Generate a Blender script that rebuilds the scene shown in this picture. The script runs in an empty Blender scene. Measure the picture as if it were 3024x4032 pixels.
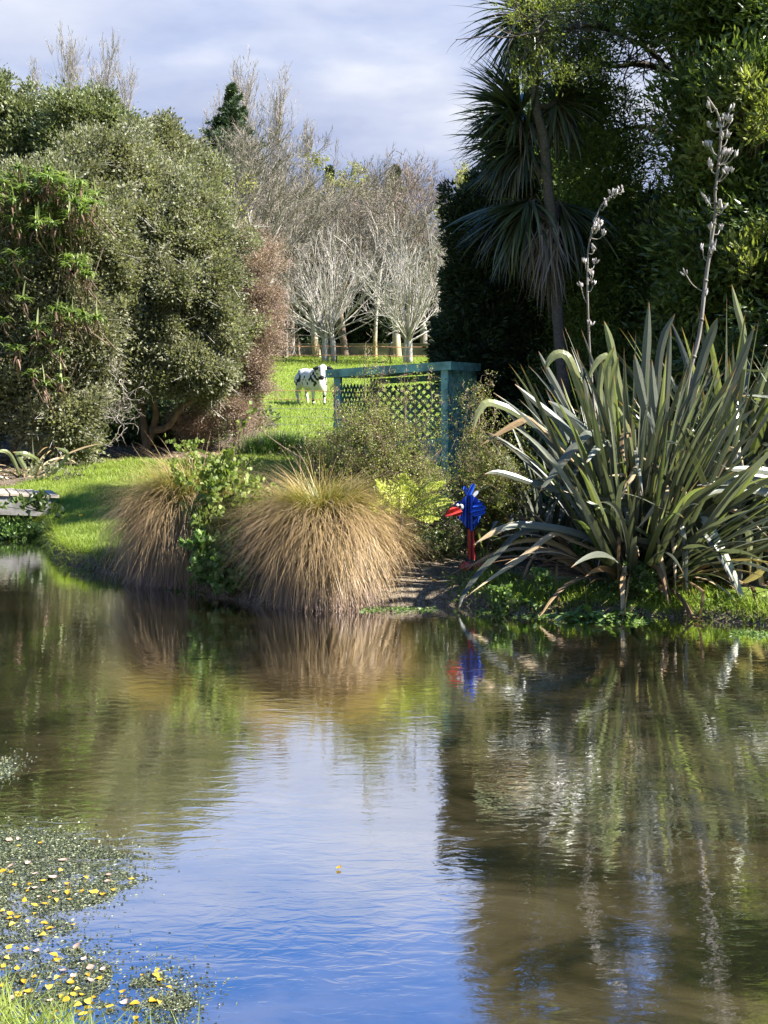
import bpy, math, random
import numpy as np
from mathutils import Vector

# ------------------------------------------------------------------ camera, sky, sun, exposure
S = bpy.context.scene
COL = S.collection
F, HZ, CX, EYE = 4500.0, 1560.0, 1512.0, 1.9     # focal length and horizon in photo pixels, eye height over the water

cam = bpy.data.cameras.new('camera')
cam.sensor_width = 36.0
cam.lens = F / 4032.0 * 36.0
cam.shift_y = -(2016.0 - HZ) / 4032.0
cam.clip_start, cam.clip_end = 0.05, 6000.0
cam_o = bpy.data.objects.new('camera', cam)
COL.objects.link(cam_o)
cam_o.location = (0, 0, EYE)
cam_o.rotation_euler = (math.radians(90), 0, 0)
S.camera = cam_o

SUN_AZ, SUN_EL = math.radians(102.0), math.radians(45.0)       # azimuth from +Y (view direction) towards +X
sun_dir = Vector((math.sin(SUN_AZ) * math.cos(SUN_EL), math.cos(SUN_AZ) * math.cos(SUN_EL), math.sin(SUN_EL)))
sl = bpy.data.lights.new('sun', 'SUN')
sl.energy = 5.0
sl.angle = math.radians(0.5)
sl.color = (1.0, 0.95, 0.87)
sun_o = bpy.data.objects.new('sun', sl)
COL.objects.link(sun_o)
sun_o.location = (30, -5, 40)
sun_o.rotation_euler = sun_dir.to_track_quat('Z', 'Y').to_euler()

S.view_settings.view_transform = 'Standard'
S.view_settings.look = 'None'
S.view_settings.exposure = 1.92
S.view_settings.gamma = 1.0
S.cycles.max_bounces = 6
S.cycles.diffuse_bounces = 2
S.cycles.glossy_bounces = 2
S.cycles.transmission_bounces = 3
S.cycles.caustics_reflective = False
S.cycles.caustics_refractive = False
S.cycles.use_adaptive_sampling = True
S.cycles.adaptive_threshold = 0.02


class NT:
    """tiny helper for node trees"""
    def __init__(self, tree):
        self.t = tree
        tree.nodes.clear()

    def n(self, typ, ins=None, **props):
        nd = self.t.nodes.new(typ)
        for k, v in props.items():
            setattr(nd, k, v)
        for k, v in (ins or {}).items():
            self.i(nd, k, v)
        return nd

    def i(self, nd, key, val):
        s = nd.inputs[key]
        if isinstance(val, bpy.types.NodeSocket):
            self.t.links.new(val, s)
        elif isinstance(val, bpy.types.Node):
            self.t.links.new(val.outputs[0], s)
        else:
            if s.type == 'RGBA' and len(val) == 3:
                val = (*val, 1)
            s.default_value = val

    def ramp(self, fac, stops, interp='LINEAR'):
        r = self.n('ShaderNodeValToRGB')
        cr = r.color_ramp
        cr.interpolation = interp
        while len(cr.elements) < len(stops):
            cr.elements.new(0.5)
        for e, (p, c) in zip(cr.elements, stops):
            e.position = p
            e.color = (*c, 1) if len(c) == 3 else c
        self.i(r, 'Fac', fac)
        return r.outputs[0]

    def mixc(self, fac, a, b, blend='MIX'):
        m = self.n('ShaderNodeMix', data_type='RGBA', blend_type=blend)
        self.i(m, 0, fac)
        self.i(m, 6, a)
        self.i(m, 7, b)
        return m.outputs[2]

    def math(self, op, a, b=None, clamp=False):
        m = self.n('ShaderNodeMath', operation=op, use_clamp=clamp)
        self.i(m, 0, a)
        if b is not None:
            self.i(m, 1, b)
        return m.outputs[0]

    def noise(self, vec, scale, detail=4.0, rough=0.55, dist=0.0):
        n = self.n('ShaderNodeTexNoise', {'Scale': scale, 'Detail': detail, 'Roughness': rough, 'Distortion': dist})
        if vec is not None:
            self.i(n, 'Vector', vec)
        return n.outputs['Fac']

    def attr(self, name):
        a = self.n('ShaderNodeAttribute', attribute_name=name)
        return a.outputs['Fac']


w = bpy.data.worlds.new('World')
S.world = w
w.use_nodes = True
nt = NT(w.node_tree)
tc = nt.n('ShaderNodeTexCoord')
sky = nt.n('ShaderNodeTexSky', sky_type='NISHITA')
sky.sun_disc = False
sky.sun_elevation = SUN_EL
sky.sun_rotation = SUN_AZ
sky.ozone_density = 2.5
bg_sky = nt.n('ShaderNodeBackground', {'Color': nt.mixc(1.0, sky.outputs[0], (.10, .50, .98), 'MULTIPLY'), 'Strength': 0.08})
sep = nt.n('ShaderNodeSeparateXYZ', {0: tc.outputs['Generated']})
mp = nt.n('ShaderNodeMapping', {'Vector': tc.outputs['Generated'], 'Scale': (1.0, 1.0, 2.6), 'Location': (0.35, 0.2, 0.12)})
n1 = nt.noise(mp.outputs[0], 3.2, 7.0, 0.52, 0.25)
mp2 = nt.n('ShaderNodeMapping', {'Vector': tc.outputs['Generated'], 'Scale': (1.0, 1.0, 3.2), 'Location': (2.3, 0.9, 0.5)})
n2 = nt.noise(mp2.outputs[0], 4.2, 6.0, 0.5, 0.1)
cloud_col = nt.ramp(n2, [(0.38, (0.098, 0.122, 0.200)), (0.5, (0.148, 0.170, 0.235)), (0.61, (0.235, 0.247, 0.280))])
whiter = nt.n('ShaderNodeMapRange', {'Value': nt.math('ADD', sep.outputs[2], nt.math('MULTIPLY', nt.math('SUBTRACT', n1, .5), .35)), 'From Min': 0.19, 'From Max': 0.34, 'To Min': 0.0, 'To Max': 0.7})
cloud_col = nt.mixc(whiter.outputs[0], cloud_col, (.285, .295, .325))
bg_cl = nt.n('ShaderNodeBackground', {'Color': cloud_col, 'Strength': .93})
cover = nt.ramp(n1, [(0.28, (0.88,) * 3), (0.5, (1,) * 3)])
hi = nt.n('ShaderNodeMapRange', {'Value': nt.math('ADD', sep.outputs[2], nt.math('MULTIPLY', nt.math('SUBTRACT', n2, .5), .22)), 'From Min': 0.33, 'From Max': 0.45, 'To Min': 1.0, 'To Max': 0.06})
cov = nt.math('MULTIPLY', cover, hi.outputs[0], True)
mx = nt.n('ShaderNodeMixShader', {0: cov, 1: bg_sky.outputs[0], 2: bg_cl.outputs[0]})
nt.n('ShaderNodeOutputWorld', {0: mx.outputs[0]})


# ------------------------------------------------------------------ helpers
def rg(seed):
    return np.random.default_rng(seed)


def P(px, py, d):
    """world point seen at photo pixel (px, py) at distance d"""
    return np.array([(px - CX) / F * d, d, EYE - (py - HZ) / F * d])


def W0(px, py):
    """point of the water plane seen at a photo pixel"""
    return P(px, py, F * EYE / (py - HZ))


def nrm(a):
    return a / np.maximum(np.linalg.norm(a, axis=-1, keepdims=True), 1e-9)


def unit(rng, n):
    return nrm(rng.normal(size=(n, 3)))


class Geo:
    def __init__(self):
        self.v, self.q, self.t3, self.qm, self.tm, self.at = [], [], [], [], [], {}
        self.nv = 0

    def add(self, co_, quads=None, tris=None, mat=0, **attrs):
        v = np.asarray(co_, float).reshape(-1, 3)
        if quads is not None and len(quads):
            q = np.asarray(quads, int).reshape(-1, 4) + self.nv
            self.q.append(q)
            self.qm.append(np.full(len(q), mat))
        if tris is not None and len(tris):
            t = np.asarray(tris, int).reshape(-1, 3) + self.nv
            self.t3.append(t)
            self.tm.append(np.full(len(t), mat))
        for k in set(list(self.at) + list(attrs)):
            if k not in self.at:
                self.at[k] = [np.zeros(self.nv)] if self.nv else []
            a = attrs.get(k, 0.0)
            self.at[k].append(np.broadcast_to(np.asarray(a, float).reshape(-1), (len(v),)).copy()
                              if np.size(a) in (1, len(v)) else np.zeros(len(v)))
        self.v.append(v)
        self.nv += len(v)
        return self

    def build(self, name, mats, parent=None, smooth=False, loc=None):
        v = np.concatenate(self.v)
        if loc is not None:
            v = v - np.asarray(loc)
        me = bpy.data.meshes.new(name)
        me.vertices.add(len(v))
        me.vertices.foreach_set('co', v.astype(np.float32).ravel())
        q = np.concatenate(self.q) if self.q else np.zeros((0, 4), int)
        t = np.concatenate(self.t3) if self.t3 else np.zeros((0, 3), int)
        li = np.concatenate([q.ravel(), t.ravel()])
        me.loops.add(len(li))
        me.loops.foreach_set('vertex_index', li.astype(np.int32))
        st = np.concatenate([np.arange(len(q)) * 4, len(q) * 4 + np.arange(len(t)) * 3])
        me.polygons.add(len(st))
        me.polygons.foreach_set('loop_start', st.astype(np.int32))
        mi = np.concatenate((self.qm or [np.zeros(0)]) + (self.tm or [np.zeros(0)]))
        me.polygons.foreach_set('material_index', mi.astype(np.int32))
        me.polygons.foreach_set('use_smooth', np.full(len(st), smooth))
        for k, a in self.at.items():
            at = me.attributes.new(k, 'FLOAT', 'POINT')
            at.data.foreach_set('value', np.concatenate(a).astype(np.float32))
        me.update(calc_edges=True)
        for m in (mats if isinstance(mats, (list, tuple)) else [mats]):
            me.materials.append(m)
        o = bpy.data.objects.new(name, me)
        COL.objects.link(o)
        if loc is not None and parent is None:
            o.location = loc
        if parent is not None:
            o.parent = parent
        return o


def thing(name, label, cat, loc=(0, 0, 0), group=None):
    o = bpy.data.objects.new(name, None)
    COL.objects.link(o)
    o.location = loc
    o.empty_display_size = 0.2
    return tag(o, label, cat, group)


def tag(o, label, cat, group=None, kind=None):
    o['label'] = label
    o['category'] = cat
    if group:
        o['group'] = group
    if kind:
        o['kind'] = kind
    return o


def structure(o):
    o['kind'] = 'structure'
    return o


def part(g, name, mats, parent, smooth=False):
    """build a part whose vertices are in world coordinates under an Empty"""
    return g.build(name, mats, parent, smooth, loc=np.array(parent.matrix_basis.translation) if parent.type == 'EMPTY' else None)


def sub(g, name, mats, root, parent, smooth=False):
    """sub-part: world-coordinate vertices, parent is a part (whose own transform is identity)"""
    return g.build(name, mats, parent, smooth, loc=np.array(root.matrix_basis.translation))


def tubes(g, p0, p1, r0, r1, n=4, mat=0, v=0.5):
    p0, p1 = np.asarray(p0, float).reshape(-1, 3), np.asarray(p1, float).reshape(-1, 3)
    N = len(p0)
    if N == 0:
        return
    r0 = np.broadcast_to(np.asarray(r0, float), (N,))
    r1 = np.broadcast_to(np.asarray(r1, float), (N,))
    d = nrm(p1 - p0)
    a = np.where(np.abs(d[:, 2:3]) > 0.9, np.array([[1.0, 0, 0]]), np.array([[0, 0, 1.0]]))
    x = nrm(np.cross(d, a))
    y = np.cross(d, x)
    ang = np.arange(n) / n * 2 * math.pi
    ring = x[:, None, :] * np.cos(ang)[None, :, None] + y[:, None, :] * np.sin(ang)[None, :, None]
    V = np.concatenate([p0[:, None] + ring * r0[:, None, None], p1[:, None] + ring * r1[:, None, None]], 1)
    base = (np.arange(N) * 2 * n)[:, None]
    k = np.arange(n)
    quad = np.stack([k, (k + 1) % n, (k + 1) % n + n, k + n], 1)
    Q = (base[:, :, None] + quad[None]).reshape(-1, 4)
    vv = np.broadcast_to(np.asarray(v, float).reshape(-1), (N,)) if np.size(v) in (1, N) else np.full(N, .5)
    g.add(V, Q, mat=mat, v=np.repeat(vv, 2 * n))


def polytube(g, pts, rad, n=8, mat=0, caps=True, **attrs):
    """one smooth tube along a polyline"""
    pts = np.asarray(pts, float)
    k = len(pts)
    rad = np.broadcast_to(np.asarray(rad, float), (k,))
    tg = nrm(np.gradient(pts, axis=0))
    x = nrm(np.cross(tg[0], [0.31, 0.95, 0.05]))
    V = []
    for i in range(k):
        x = nrm(x - tg[i] * np.dot(x, tg[i]))
        y = np.cross(tg[i], x)
        a = np.arange(n) / n * 2 * math.pi
        V.append(pts[i] + rad[i] * (np.cos(a)[:, None] * x + np.sin(a)[:, None] * y))
    V = np.concatenate(V)
    Q = [(i * n + j, i * n + (j + 1) % n, (i + 1) * n + (j + 1) % n, (i + 1) * n + j) for i in range(k - 1) for j in range(n)]
    T = []
    if caps:
        V = np.concatenate([V, pts[:1], pts[-1:]])
        T = [(k * n, (j + 1) % n, j) for j in range(n)] + [(k * n + 1, (k - 1) * n + j, (k - 1) * n + (j + 1) % n) for j in range(n)]
    g.add(V, Q, T, mat=mat, **attrs)


def smooth_path(pts, n=24):
    """Catmull-Rom through points"""
    p = np.asarray(pts, float)
    p = np.concatenate([2 * p[:1] - p[1:2], p, 2 * p[-1:] - p[-2:-1]])
    out = []
    m = len(p) - 3
    for u in np.linspace(0, m - 1e-6, n):
        i = int(u)
        t = u - i
        a, b, c, d = p[i], p[i + 1], p[i + 2], p[i + 3]
        out.append(0.5 * (2 * b + (c - a) * t + (2 * a - 5 * b + 4 * c - d) * t * t + (3 * b - a - 3 * c + d) * t ** 3))
    return np.array(out)


def box(g, c, s, mat=0, ax=None, v=0.5):
    """box with centre c, full size s, axes ax (3x3 rows)"""
    ax = np.eye(3) if ax is None else np.asarray(ax, float)
    s = np.asarray(s, float) / 2
    co = np.array([(x, y, z) for x in (-1, 1) for y in (-1, 1) for z in (-1, 1)], float) * s
    g.add(np.asarray(c) + co @ ax, [(0, 1, 3, 2), (4, 6, 7, 5), (0, 4, 5, 1), (2, 3, 7, 6), (0, 2, 6, 4), (1, 5, 7, 3)], mat=mat, v=v)


def beam(g, a, b, wd, th, mat=0, up=(0, 0, 1), v=0.5):
    a, b = np.asarray(a, float), np.asarray(b, float)
    z = nrm(b - a)
    x = nrm(np.cross(np.asarray(up, float), z))
    y = np.cross(z, x)
    box(g, (a + b) / 2, (wd, th, np.linalg.norm(b - a)), mat, np.array([x, y, z]), v)


def leaves(g, pos, ax, rng, length, width, v, mat=0, fold=0.15):
    """diamond leaves: pos (N,3), axis (N,3)"""
    N = len(pos)
    L = np.broadcast_to(np.asarray(length, float), (N,))[:, None]
    Wd = np.broadcast_to(np.asarray(width, float), (N,))[:, None]
    ax = nrm(ax)
    s = nrm(np.cross(ax, unit(rng, N)))
    up = np.cross(s, ax)
    m = pos + ax * L * 0.45
    V = np.stack([pos, m + s * Wd * .5 + up * Wd * fold, pos + ax * L, m - s * Wd * .5 + up * Wd * fold], 1)
    Q = np.arange(N * 4).reshape(N, 4)
    g.add(V, Q, mat=mat, v=np.repeat(v, 4))


def blades(g, base, az, elev, bend, length, width, segs=6, power=1.0, rng=None, v=0.5, mat=0, prof=None, twist=0.0,
           fold=0.0, curl=0.0, kink=None, zmin=None, cull=None):
    """arching strap leaves. elev: start elevation, bend: total drop of the angle. attributes t (along) and v (per leaf)"""
    N = len(base)
    B = lambda a: np.broadcast_to(np.asarray(a, float), (N,))
    B0 = B
    az, elev, bend, length, width, twist, curl = map(B, (az, elev, bend, length, width, twist, curl))
    t = np.linspace(0, 1, segs + 1)
    tm = (t[1:] + t[:-1]) / 2
    el = elev[:, None] - bend[:, None] * tm[None] ** power
    if kink is not None:
        kt, ka = kink
        el = el - np.where(tm[None] > np.asarray(kt)[:, None], np.asarray(ka)[:, None], 0)
    a2 = az[:, None] + curl[:, None] * tm[None]
    D = np.stack([np.cos(el) * np.cos(a2), np.cos(el) * np.sin(a2), np.sin(el)], -1) * (length / segs)[:, None, None]
    pts = np.concatenate([base[:, None], base[:, None] + np.cumsum(D, 1)], 1)
    if zmin is not None:
        pts[..., 2] = np.maximum(pts[..., 2], zmin)
    if cull is not None:
        ok = cull(pts)
        N = int(ok.sum())
        pts, D, a2, twist, width, v = pts[ok], D[ok], a2[ok], twist[ok], width[ok], np.broadcast_to(np.asarray(v, float), (len(ok),))[ok]
    tg = np.concatenate([D[:, :1], D], 1)
    tg = nrm(tg)
    a3 = np.concatenate([a2[:, :1], a2], 1)
    side = np.stack([-np.sin(a3), np.cos(a3), np.zeros_like(a3)], -1)
    upv = np.cross(tg, side) * -1
    tw = twist[:, None, None] * (0.4 + 0.6 * t[None, :, None])
    sd = side * np.cos(tw) + upv * np.sin(tw)
    un = np.cross(sd, tg)
    pr = prof(t) if prof is not None else np.clip((1 - t) * 1.6, 0.0, 1)
    hw = width[:, None, None] * 0.5 * pr[None, :, None]
    vv = np.broadcast_to(np.asarray(v, float), (N,))
    if fold:
        V = np.stack([pts - sd * hw + un * hw * fold, pts, pts + sd * hw + un * hw * fold], 2)
        nr = 3
    else:
        V = np.stack([pts - sd * hw, pts + sd * hw], 2)
        nr = 2
    b = (np.arange(N) * (segs + 1) * nr)[:, None, None]
    i = (np.arange(segs) * nr)[None, :, None]
    Q = [np.stack(np.broadcast_arrays(b + i + c, b + i + c + 1, b + i + nr + c + 1, b + i + nr + c), -1).reshape(-1, 4) for c in range(nr - 1)]
    tt = np.broadcast_to(t[None, :, None], (N, segs + 1, nr)).ravel()
    e = np.broadcast_to(np.array([1, 0, 1.0] if fold else [1, 1.0])[None, None], (N, segs + 1, nr)).ravel()
    g.add(V, np.concatenate(Q), mat=mat, v=np.repeat(vv, (segs + 1) * nr), t=tt, e=e)
    return pts


def strap(g, pts, width, v=0.5, mat=0, face=(0, -1, .4), prof=None, n=14, fold=0.25, tip=True):
    """one strap leaf through given points; its flat side turned towards `face`"""
    p = smooth_path(pts, n)
    t = np.linspace(0, 1, n)
    tg = nrm(np.gradient(p, axis=0))
    sd = nrm(np.cross(tg, np.asarray(face, float)))
    un = np.cross(sd, tg)
    pr = prof(t) if prof is not None else np.minimum(1, np.clip((1 - t) * 4, 0.02, 1)) ** .7 * (0.55 + 0.45 * np.minimum(1, t * 3))
    hw = (width * .5 * pr)[:, None]
    V = np.stack([p - sd * hw - un * hw * fold, p, p + sd * hw - un * hw * fold], 1).reshape(-1, 3)
    Q = [(i * 3 + c, i * 3 + c + 1, i * 3 + 4 + c, i * 3 + 3 + c) for i in range(n - 1) for c in (0, 1)]
    g.add(V, Q, mat=mat, v=v, t=np.repeat(t, 3), e=np.tile([1, 0, 1.0], n))


def grow(rng, start, dirs, lens, rads, specs):
    """vectorised branching. returns list of (p0,p1,r0,r1) per level and the sample points/directions of the last level"""
    P_, D_, L_, R_ = (np.asarray(start, float).reshape(-1, 3), nrm(np.asarray(dirs, float).reshape(-1, 3)),
                      np.atleast_1d(np.asarray(lens, float)), np.atleast_1d(np.asarray(rads, float)))
    out = []
    for li, sp in enumerate(specs):
        k = sp.get('k', 4)
        wander, up = sp.get('wander', .15), sp.get('up', 0.0)
        pts, tgs = [P_], []
        D = D_
        for j in range(k):
            D = D + rng.normal(size=D.shape) * wander + np.array([0, 0, up])
            D = nrm(D)
            tgs.append(D)
            pts.append(pts[-1] + D * (L_ / k)[:, None])
        pts, tgs = np.stack(pts, 1), np.stack(tgs, 1)
        tap = sp.get('taper', .7)
        rr = R_[:, None] * (1 - tap * np.linspace(0, 1, k + 1)[None])
        out.append((pts[:, :-1].reshape(-1, 3), pts[:, 1:].reshape(-1, 3), rr[:, :-1].ravel(), rr[:, 1:].ravel()))
        if li == len(specs) - 1:
            return out, pts, tgs
        n = sp['n']
        N = len(P_)
        tmin, tmax = sp.get('tmin', .25), sp.get('tmax', 1.0)
        t = np.sort(rng.uniform(tmin, tmax, (N, n)), 1)
        seg = np.minimum((t * k).astype(int), k - 1)
        fr = t * k - seg
        ar = np.arange(N)[:, None]
        p = pts[ar, seg] * (1 - fr)[..., None] + pts[ar, seg + 1] * fr[..., None]
        T = tgs[ar, seg]
        perp = nrm(np.cross(T, unit(rng, N * n).reshape(N, n, 3)))
        if 'flat' in sp:
            perp = nrm(perp * np.array([1, 1, sp['flat']]))
        ang = np.radians(rng.normal(sp.get('ang', 40), sp.get('angv', 10), (N, n)))[..., None]
        D_ = nrm(T * np.cos(ang) + perp * np.sin(ang)).reshape(-1, 3)
        L_ = (L_[:, None] * sp.get('lr', .5) * (1 - sp.get('fall', .5) * (t - tmin) / max(1e-3, tmax - tmin)) * rng.uniform(.7, 1.25, (N, n))).ravel()
        R_ = np.minimum((R_[:, None] * (1 - tap * t) * sp.get('rr', .55)), 9).ravel()
        R_ = np.maximum(R_, sp.get('rmin', .004))
        P_ = p.reshape(-1, 3)


def put_branches(g, levels, sides=(8, 6, 5, 3, 3, 3), mat=0, keep=None, rng=None):
    for i, (a, b, r0, r1) in enumerate(levels):
        if keep is not None:
            m = keep(a) & keep(b)
            a, b, r0, r1 = a[m], b[m], r0[m], r1[m]
        tubes(g, a, b, r0, r1, sides[min(i, len(sides) - 1)], mat, v=(rng.uniform(0, 1, len(a)) if rng is not None else .5))


def lobe_clumps(rng, lobes, n, rmin=.75, rmax=1.02, inside=.72, front=None):
    """clump centres near the skin of a union of ellipsoids (cx,cy,cz,rx,ry,rz)"""
    lob = np.asarray(lobes, float)
    area = (lob[:, 3] * lob[:, 4] + lob[:, 3] * lob[:, 5] + lob[:, 4] * lob[:, 5])
    C, U = [], []
    got = 0
    while got < n:
        m = n * 2
        idx = rng.choice(len(lob), m, p=area / area.sum())
        u = unit(rng, m)
        r = rng.uniform(rmin, rmax, m)[:, None]
        c = lob[idx, :3] + u * lob[idx, 3:] * r
        ok = np.ones(m, bool)
        for j in range(len(lob)):
            d = np.linalg.norm((c - lob[j, :3]) / lob[j, 3:], axis=1)
            ok &= (d > inside) | (idx == j)
        if front is not None:
            ok &= (u[:, 1] < front) | (u[:, 2] > .5)
        ok &= c[:, 2] > 0.15
        C.append(c[ok])
        U.append(nrm(u[ok] / lob[idx[ok], 3:]))
        got += ok.sum()
    return np.concatenate(C)[:n], np.concatenate(U)[:n]


def vnoise(p, f, s=0.0):
    x, y, z = p[:, 0] * f, p[:, 1] * f, p[:, 2] * f
    return (np.sin(x * 1.3 + 1.7 * np.sin(z * .9 + s) + s) + np.sin(z * 1.6 + 1.4 * np.sin(y * 1.1 + s * 2) + 2 * s) + np.sin(y * 1.4 + x * .8 + 1.2 * np.sin(z * 1.9) + 3 * s)) / 3


def clump_leaves(rng, g, C, U, per, cr, ll, lw, out=.7, up=.15, mat=0, flat=.8, vclump=.45, jitter=.35):
    n = len(C)
    sz = rng.uniform(.6, 1.25, n)
    off = rng.normal(size=(n, per, 3)) * (cr * sz)[:, None, None] * np.array([1, 1, flat]) * .6
    pos = (C[:, None] + off).reshape(-1, 3)
    dr = nrm(off.reshape(-1, 3)) * .6 + np.repeat(U, per, 0) * out + rng.normal(size=(n * per, 3)) * .45 + np.array([0, 0, up])
    cv = rng.uniform(0, 1, n)
    v = np.clip(np.repeat(cv, per) * vclump + rng.uniform(0, 1, n * per) * (1 - vclump), 0, 1)
    L = ll * rng.uniform(1 - jitter, 1 + jitter, n * per)
    leaves(g, pos, dr, rng, L, L * lw / ll, v, mat)


def limbs_to(rng, g, root, targets, r=.02, mat=0, sag=.25, n=3, k=4):
    """curved thin limbs from a root point to each target"""
    root = np.asarray(root, float)
    if root.ndim == 1:
        root = np.broadcast_to(root, targets.shape)
    mid = (root + targets) / 2 + rng.normal(size=targets.shape) * .12 + np.array([0, 0, sag]) * np.linalg.norm(targets - root, axis=1, keepdims=True) * .3
    t = np.linspace(0, 1, k + 1)
    pts = [(root * (1 - s) ** 2 + 2 * mid * s * (1 - s) + targets * s * s) for s in t]
    rr = np.broadcast_to(np.asarray(r, float), (len(targets),))
    for j in range(k):
        tubes(g, pts[j], pts[j + 1], rr * (1 - .75 * t[j]), rr * (1 - .75 * t[j + 1]), n, mat, v=rng.uniform(0, 1, len(targets)))


# ------------------------------------------------------------------ materials
MAT = {}


def newmat(name):
    m = bpy.data.materials.new(name)
    m.use_nodes = True
    MAT[name] = m
    return m, NT(m.node_tree)


def finish(n, shader, disp=None):
    n.n('ShaderNodeOutputMaterial', {0: shader})


def leaf_mat(name, stops, trans=.35, rough=.45, spec=.45, tcol=1.25, attr='v', tip=None, edge=None):
    m, n = newmat(name)
    c = n.ramp(n.attr(attr), [(i / (len(stops) - 1), s) for i, s in enumerate(stops)])
    if edge is not None:
        c = n.mixc(n.math('MULTIPLY', n.attr('e'), edge[1]), c, edge[0])
    if tip is not None:     # colour change along the blade
        tr = n.ramp(n.attr('t'), [(p, (f,) * 3) for p, f, _ in tip[1]])
        c = n.mixc(tr, c, tip[0])
    ob = n.n('ShaderNodeTexCoord')
    nz = n.noise(ob.outputs['Object'], 1.3, 3.0)
    hs = n.n('ShaderNodeHueSaturation', {'Hue': .5, 'Saturation': 1.0, 'Value': n.n('ShaderNodeMapRange', {'Value': nz, 'From Min': .3, 'From Max': .7, 'To Min': .8, 'To Max': 1.22}).outputs[0], 'Color': c})
    b = n.n('ShaderNodeBsdfPrincipled', {'Base Color': hs.outputs[0], 'Roughness': rough, 'Specular IOR Level': spec})
    tr = n.n('ShaderNodeBsdfTranslucent', {'Color': n.mixc(1.0, hs.outputs[0], (tcol * 1.05, tcol * 1.15, tcol * .6), 'MULTIPLY')})
    mx = n.n('ShaderNodeMixShader', {0: trans, 1: b.outputs[0], 2: tr.outputs[0]})
    finish(n, mx.outputs[0])
    return m


def bark_mat(name, stops, scale=18.0, rough=.85, stretch=.25, bump=.4, lichen=None):
    m, n = newmat(name)
    ob = n.n('ShaderNodeTexCoord')
    mp = n.n('ShaderNodeMapping', {'Vector': ob.outputs['Object'], 'Scale': (1, 1, stretch)})
    nz = n.noise(mp.outputs[0], scale, 5.0, .65)
    mixf = n.math('ADD', n.math('MULTIPLY', nz, .75), n.math('MULTIPLY', n.attr('v'), .3))
    c = n.ramp(mixf, [(.3 + .4 * i / (len(stops) - 1), s) for i, s in enumerate(stops)])
    if lichen:
        col, z0, z1 = lichen
        sp = n.n('ShaderNodeSeparateXYZ', {0: ob.outputs['Object']})
        f = n.n('ShaderNodeMapRange', {'Value': n.math('ADD', sp.outputs[2], n.math('MULTIPLY', nz, .8)), 'From Min': z0, 'From Max': z1, 'To Min': .6, 'To Max': 0.0})
        c = n.mixc(f.outputs[0], c, col)
    b = n.n('ShaderNodeBsdfPrincipled', {'Base Color': c, 'Roughness': rough, 'Specular IOR Level': .2})
    bp = n.n('ShaderNodeBump', {'Height': nz, 'Strength': bump, 'Distance': .03})
    n.i(b, 'Normal', bp.outputs[0])
    finish(n, b.outputs[0])
    return m


def plain_mat(name, col, rough=.6, spec=.3, noise=.12, scale=8.0, metal=0.0):
    m, n = newmat(name)
    ob = n.n('ShaderNodeTexCoord')
    nz = n.noise(ob.outputs['Object'], scale, 5.0)
    lo = tuple(max(0, c * (1 - noise * 2)) for c in col)
    hi_ = tuple(min(1, c * (1 + noise * 2)) for c in col)
    c = n.ramp(nz, [(.3, lo), (.7, hi_)])
    b = n.n('ShaderNodeBsdfPrincipled', {'Base Color': c, 'Roughness': rough, 'Specular IOR Level': spec, 'Metallic': metal})
    finish(n, b.outputs[0])
    return m


# ------------------------------------------------------------------ terrain and water
shore_px = [(-900, 2085), (-300, 2098), (0, 2112), (120, 2106), (172, 2118), (188, 2160), (205, 2205), (290, 2238), (440, 2256), (600, 2292),
            (800, 2335), (1000, 2378), (1250, 2392), (1500, 2384), (1700, 2376), (1850, 2388), (2000, 2424), (2200, 2420),
            (2480, 2424), (2780, 2440), (3024, 2462), (3500, 2500)]
shore = [W0(*p)[:2] for p in shore_px]
poly = np.array(shore + [(12, 8.4), (14, 5), (9, 2.6), (4, 2.75), (1.2, 2.75), (.35, 2.90), (-.30, 3.14), (-.75, 3.30), (-1.1, 3.44), (-1.6, 3.55),
                         (-3, 3.7), (-6, 4.6), (-11, 8), (-16, 14)])


def poly_sdf(X, Y):
    """signed distance to the pond outline: negative inside the pond"""
    pts = np.stack([X.ravel(), Y.ravel()], 1)
    dmin = np.full(len(pts), 1e9)
    ins = np.zeros(len(pts), bool)
    n = len(poly)
    for i in range(n):
        a, b = poly[i], poly[(i + 1) % n]
        e = b - a
        w_ = pts - a
        t = np.clip((w_ @ e) / (e @ e), 0, 1)
        dmin = np.minimum(dmin, np.linalg.norm(w_ - t[:, None] * e, axis=1))
        c = ((a[1] > pts[:, 1]) != (b[1] > pts[:, 1]))
        xx = (b[0] - a[0]) * (pts[:, 1] - a[1]) / (b[1] - a[1] + 1e-12) + a[0]
        ins ^= c & (pts[:, 0] < xx)
    return np.where(ins, -dmin, dmin).reshape(X.shape)


def wob(X, Y, s=1.0, seed=0):
    return (np.sin(X * 1.7 * s + seed) * np.cos(Y * 1.3 * s + seed * 2.1) + .5 * np.sin(X * 3.9 * s + Y * 2.3 * s + seed * .7)
            + .35 * np.sin(Y * 6.1 * s - X * 4.3 * s + seed)) / 1.85


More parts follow.
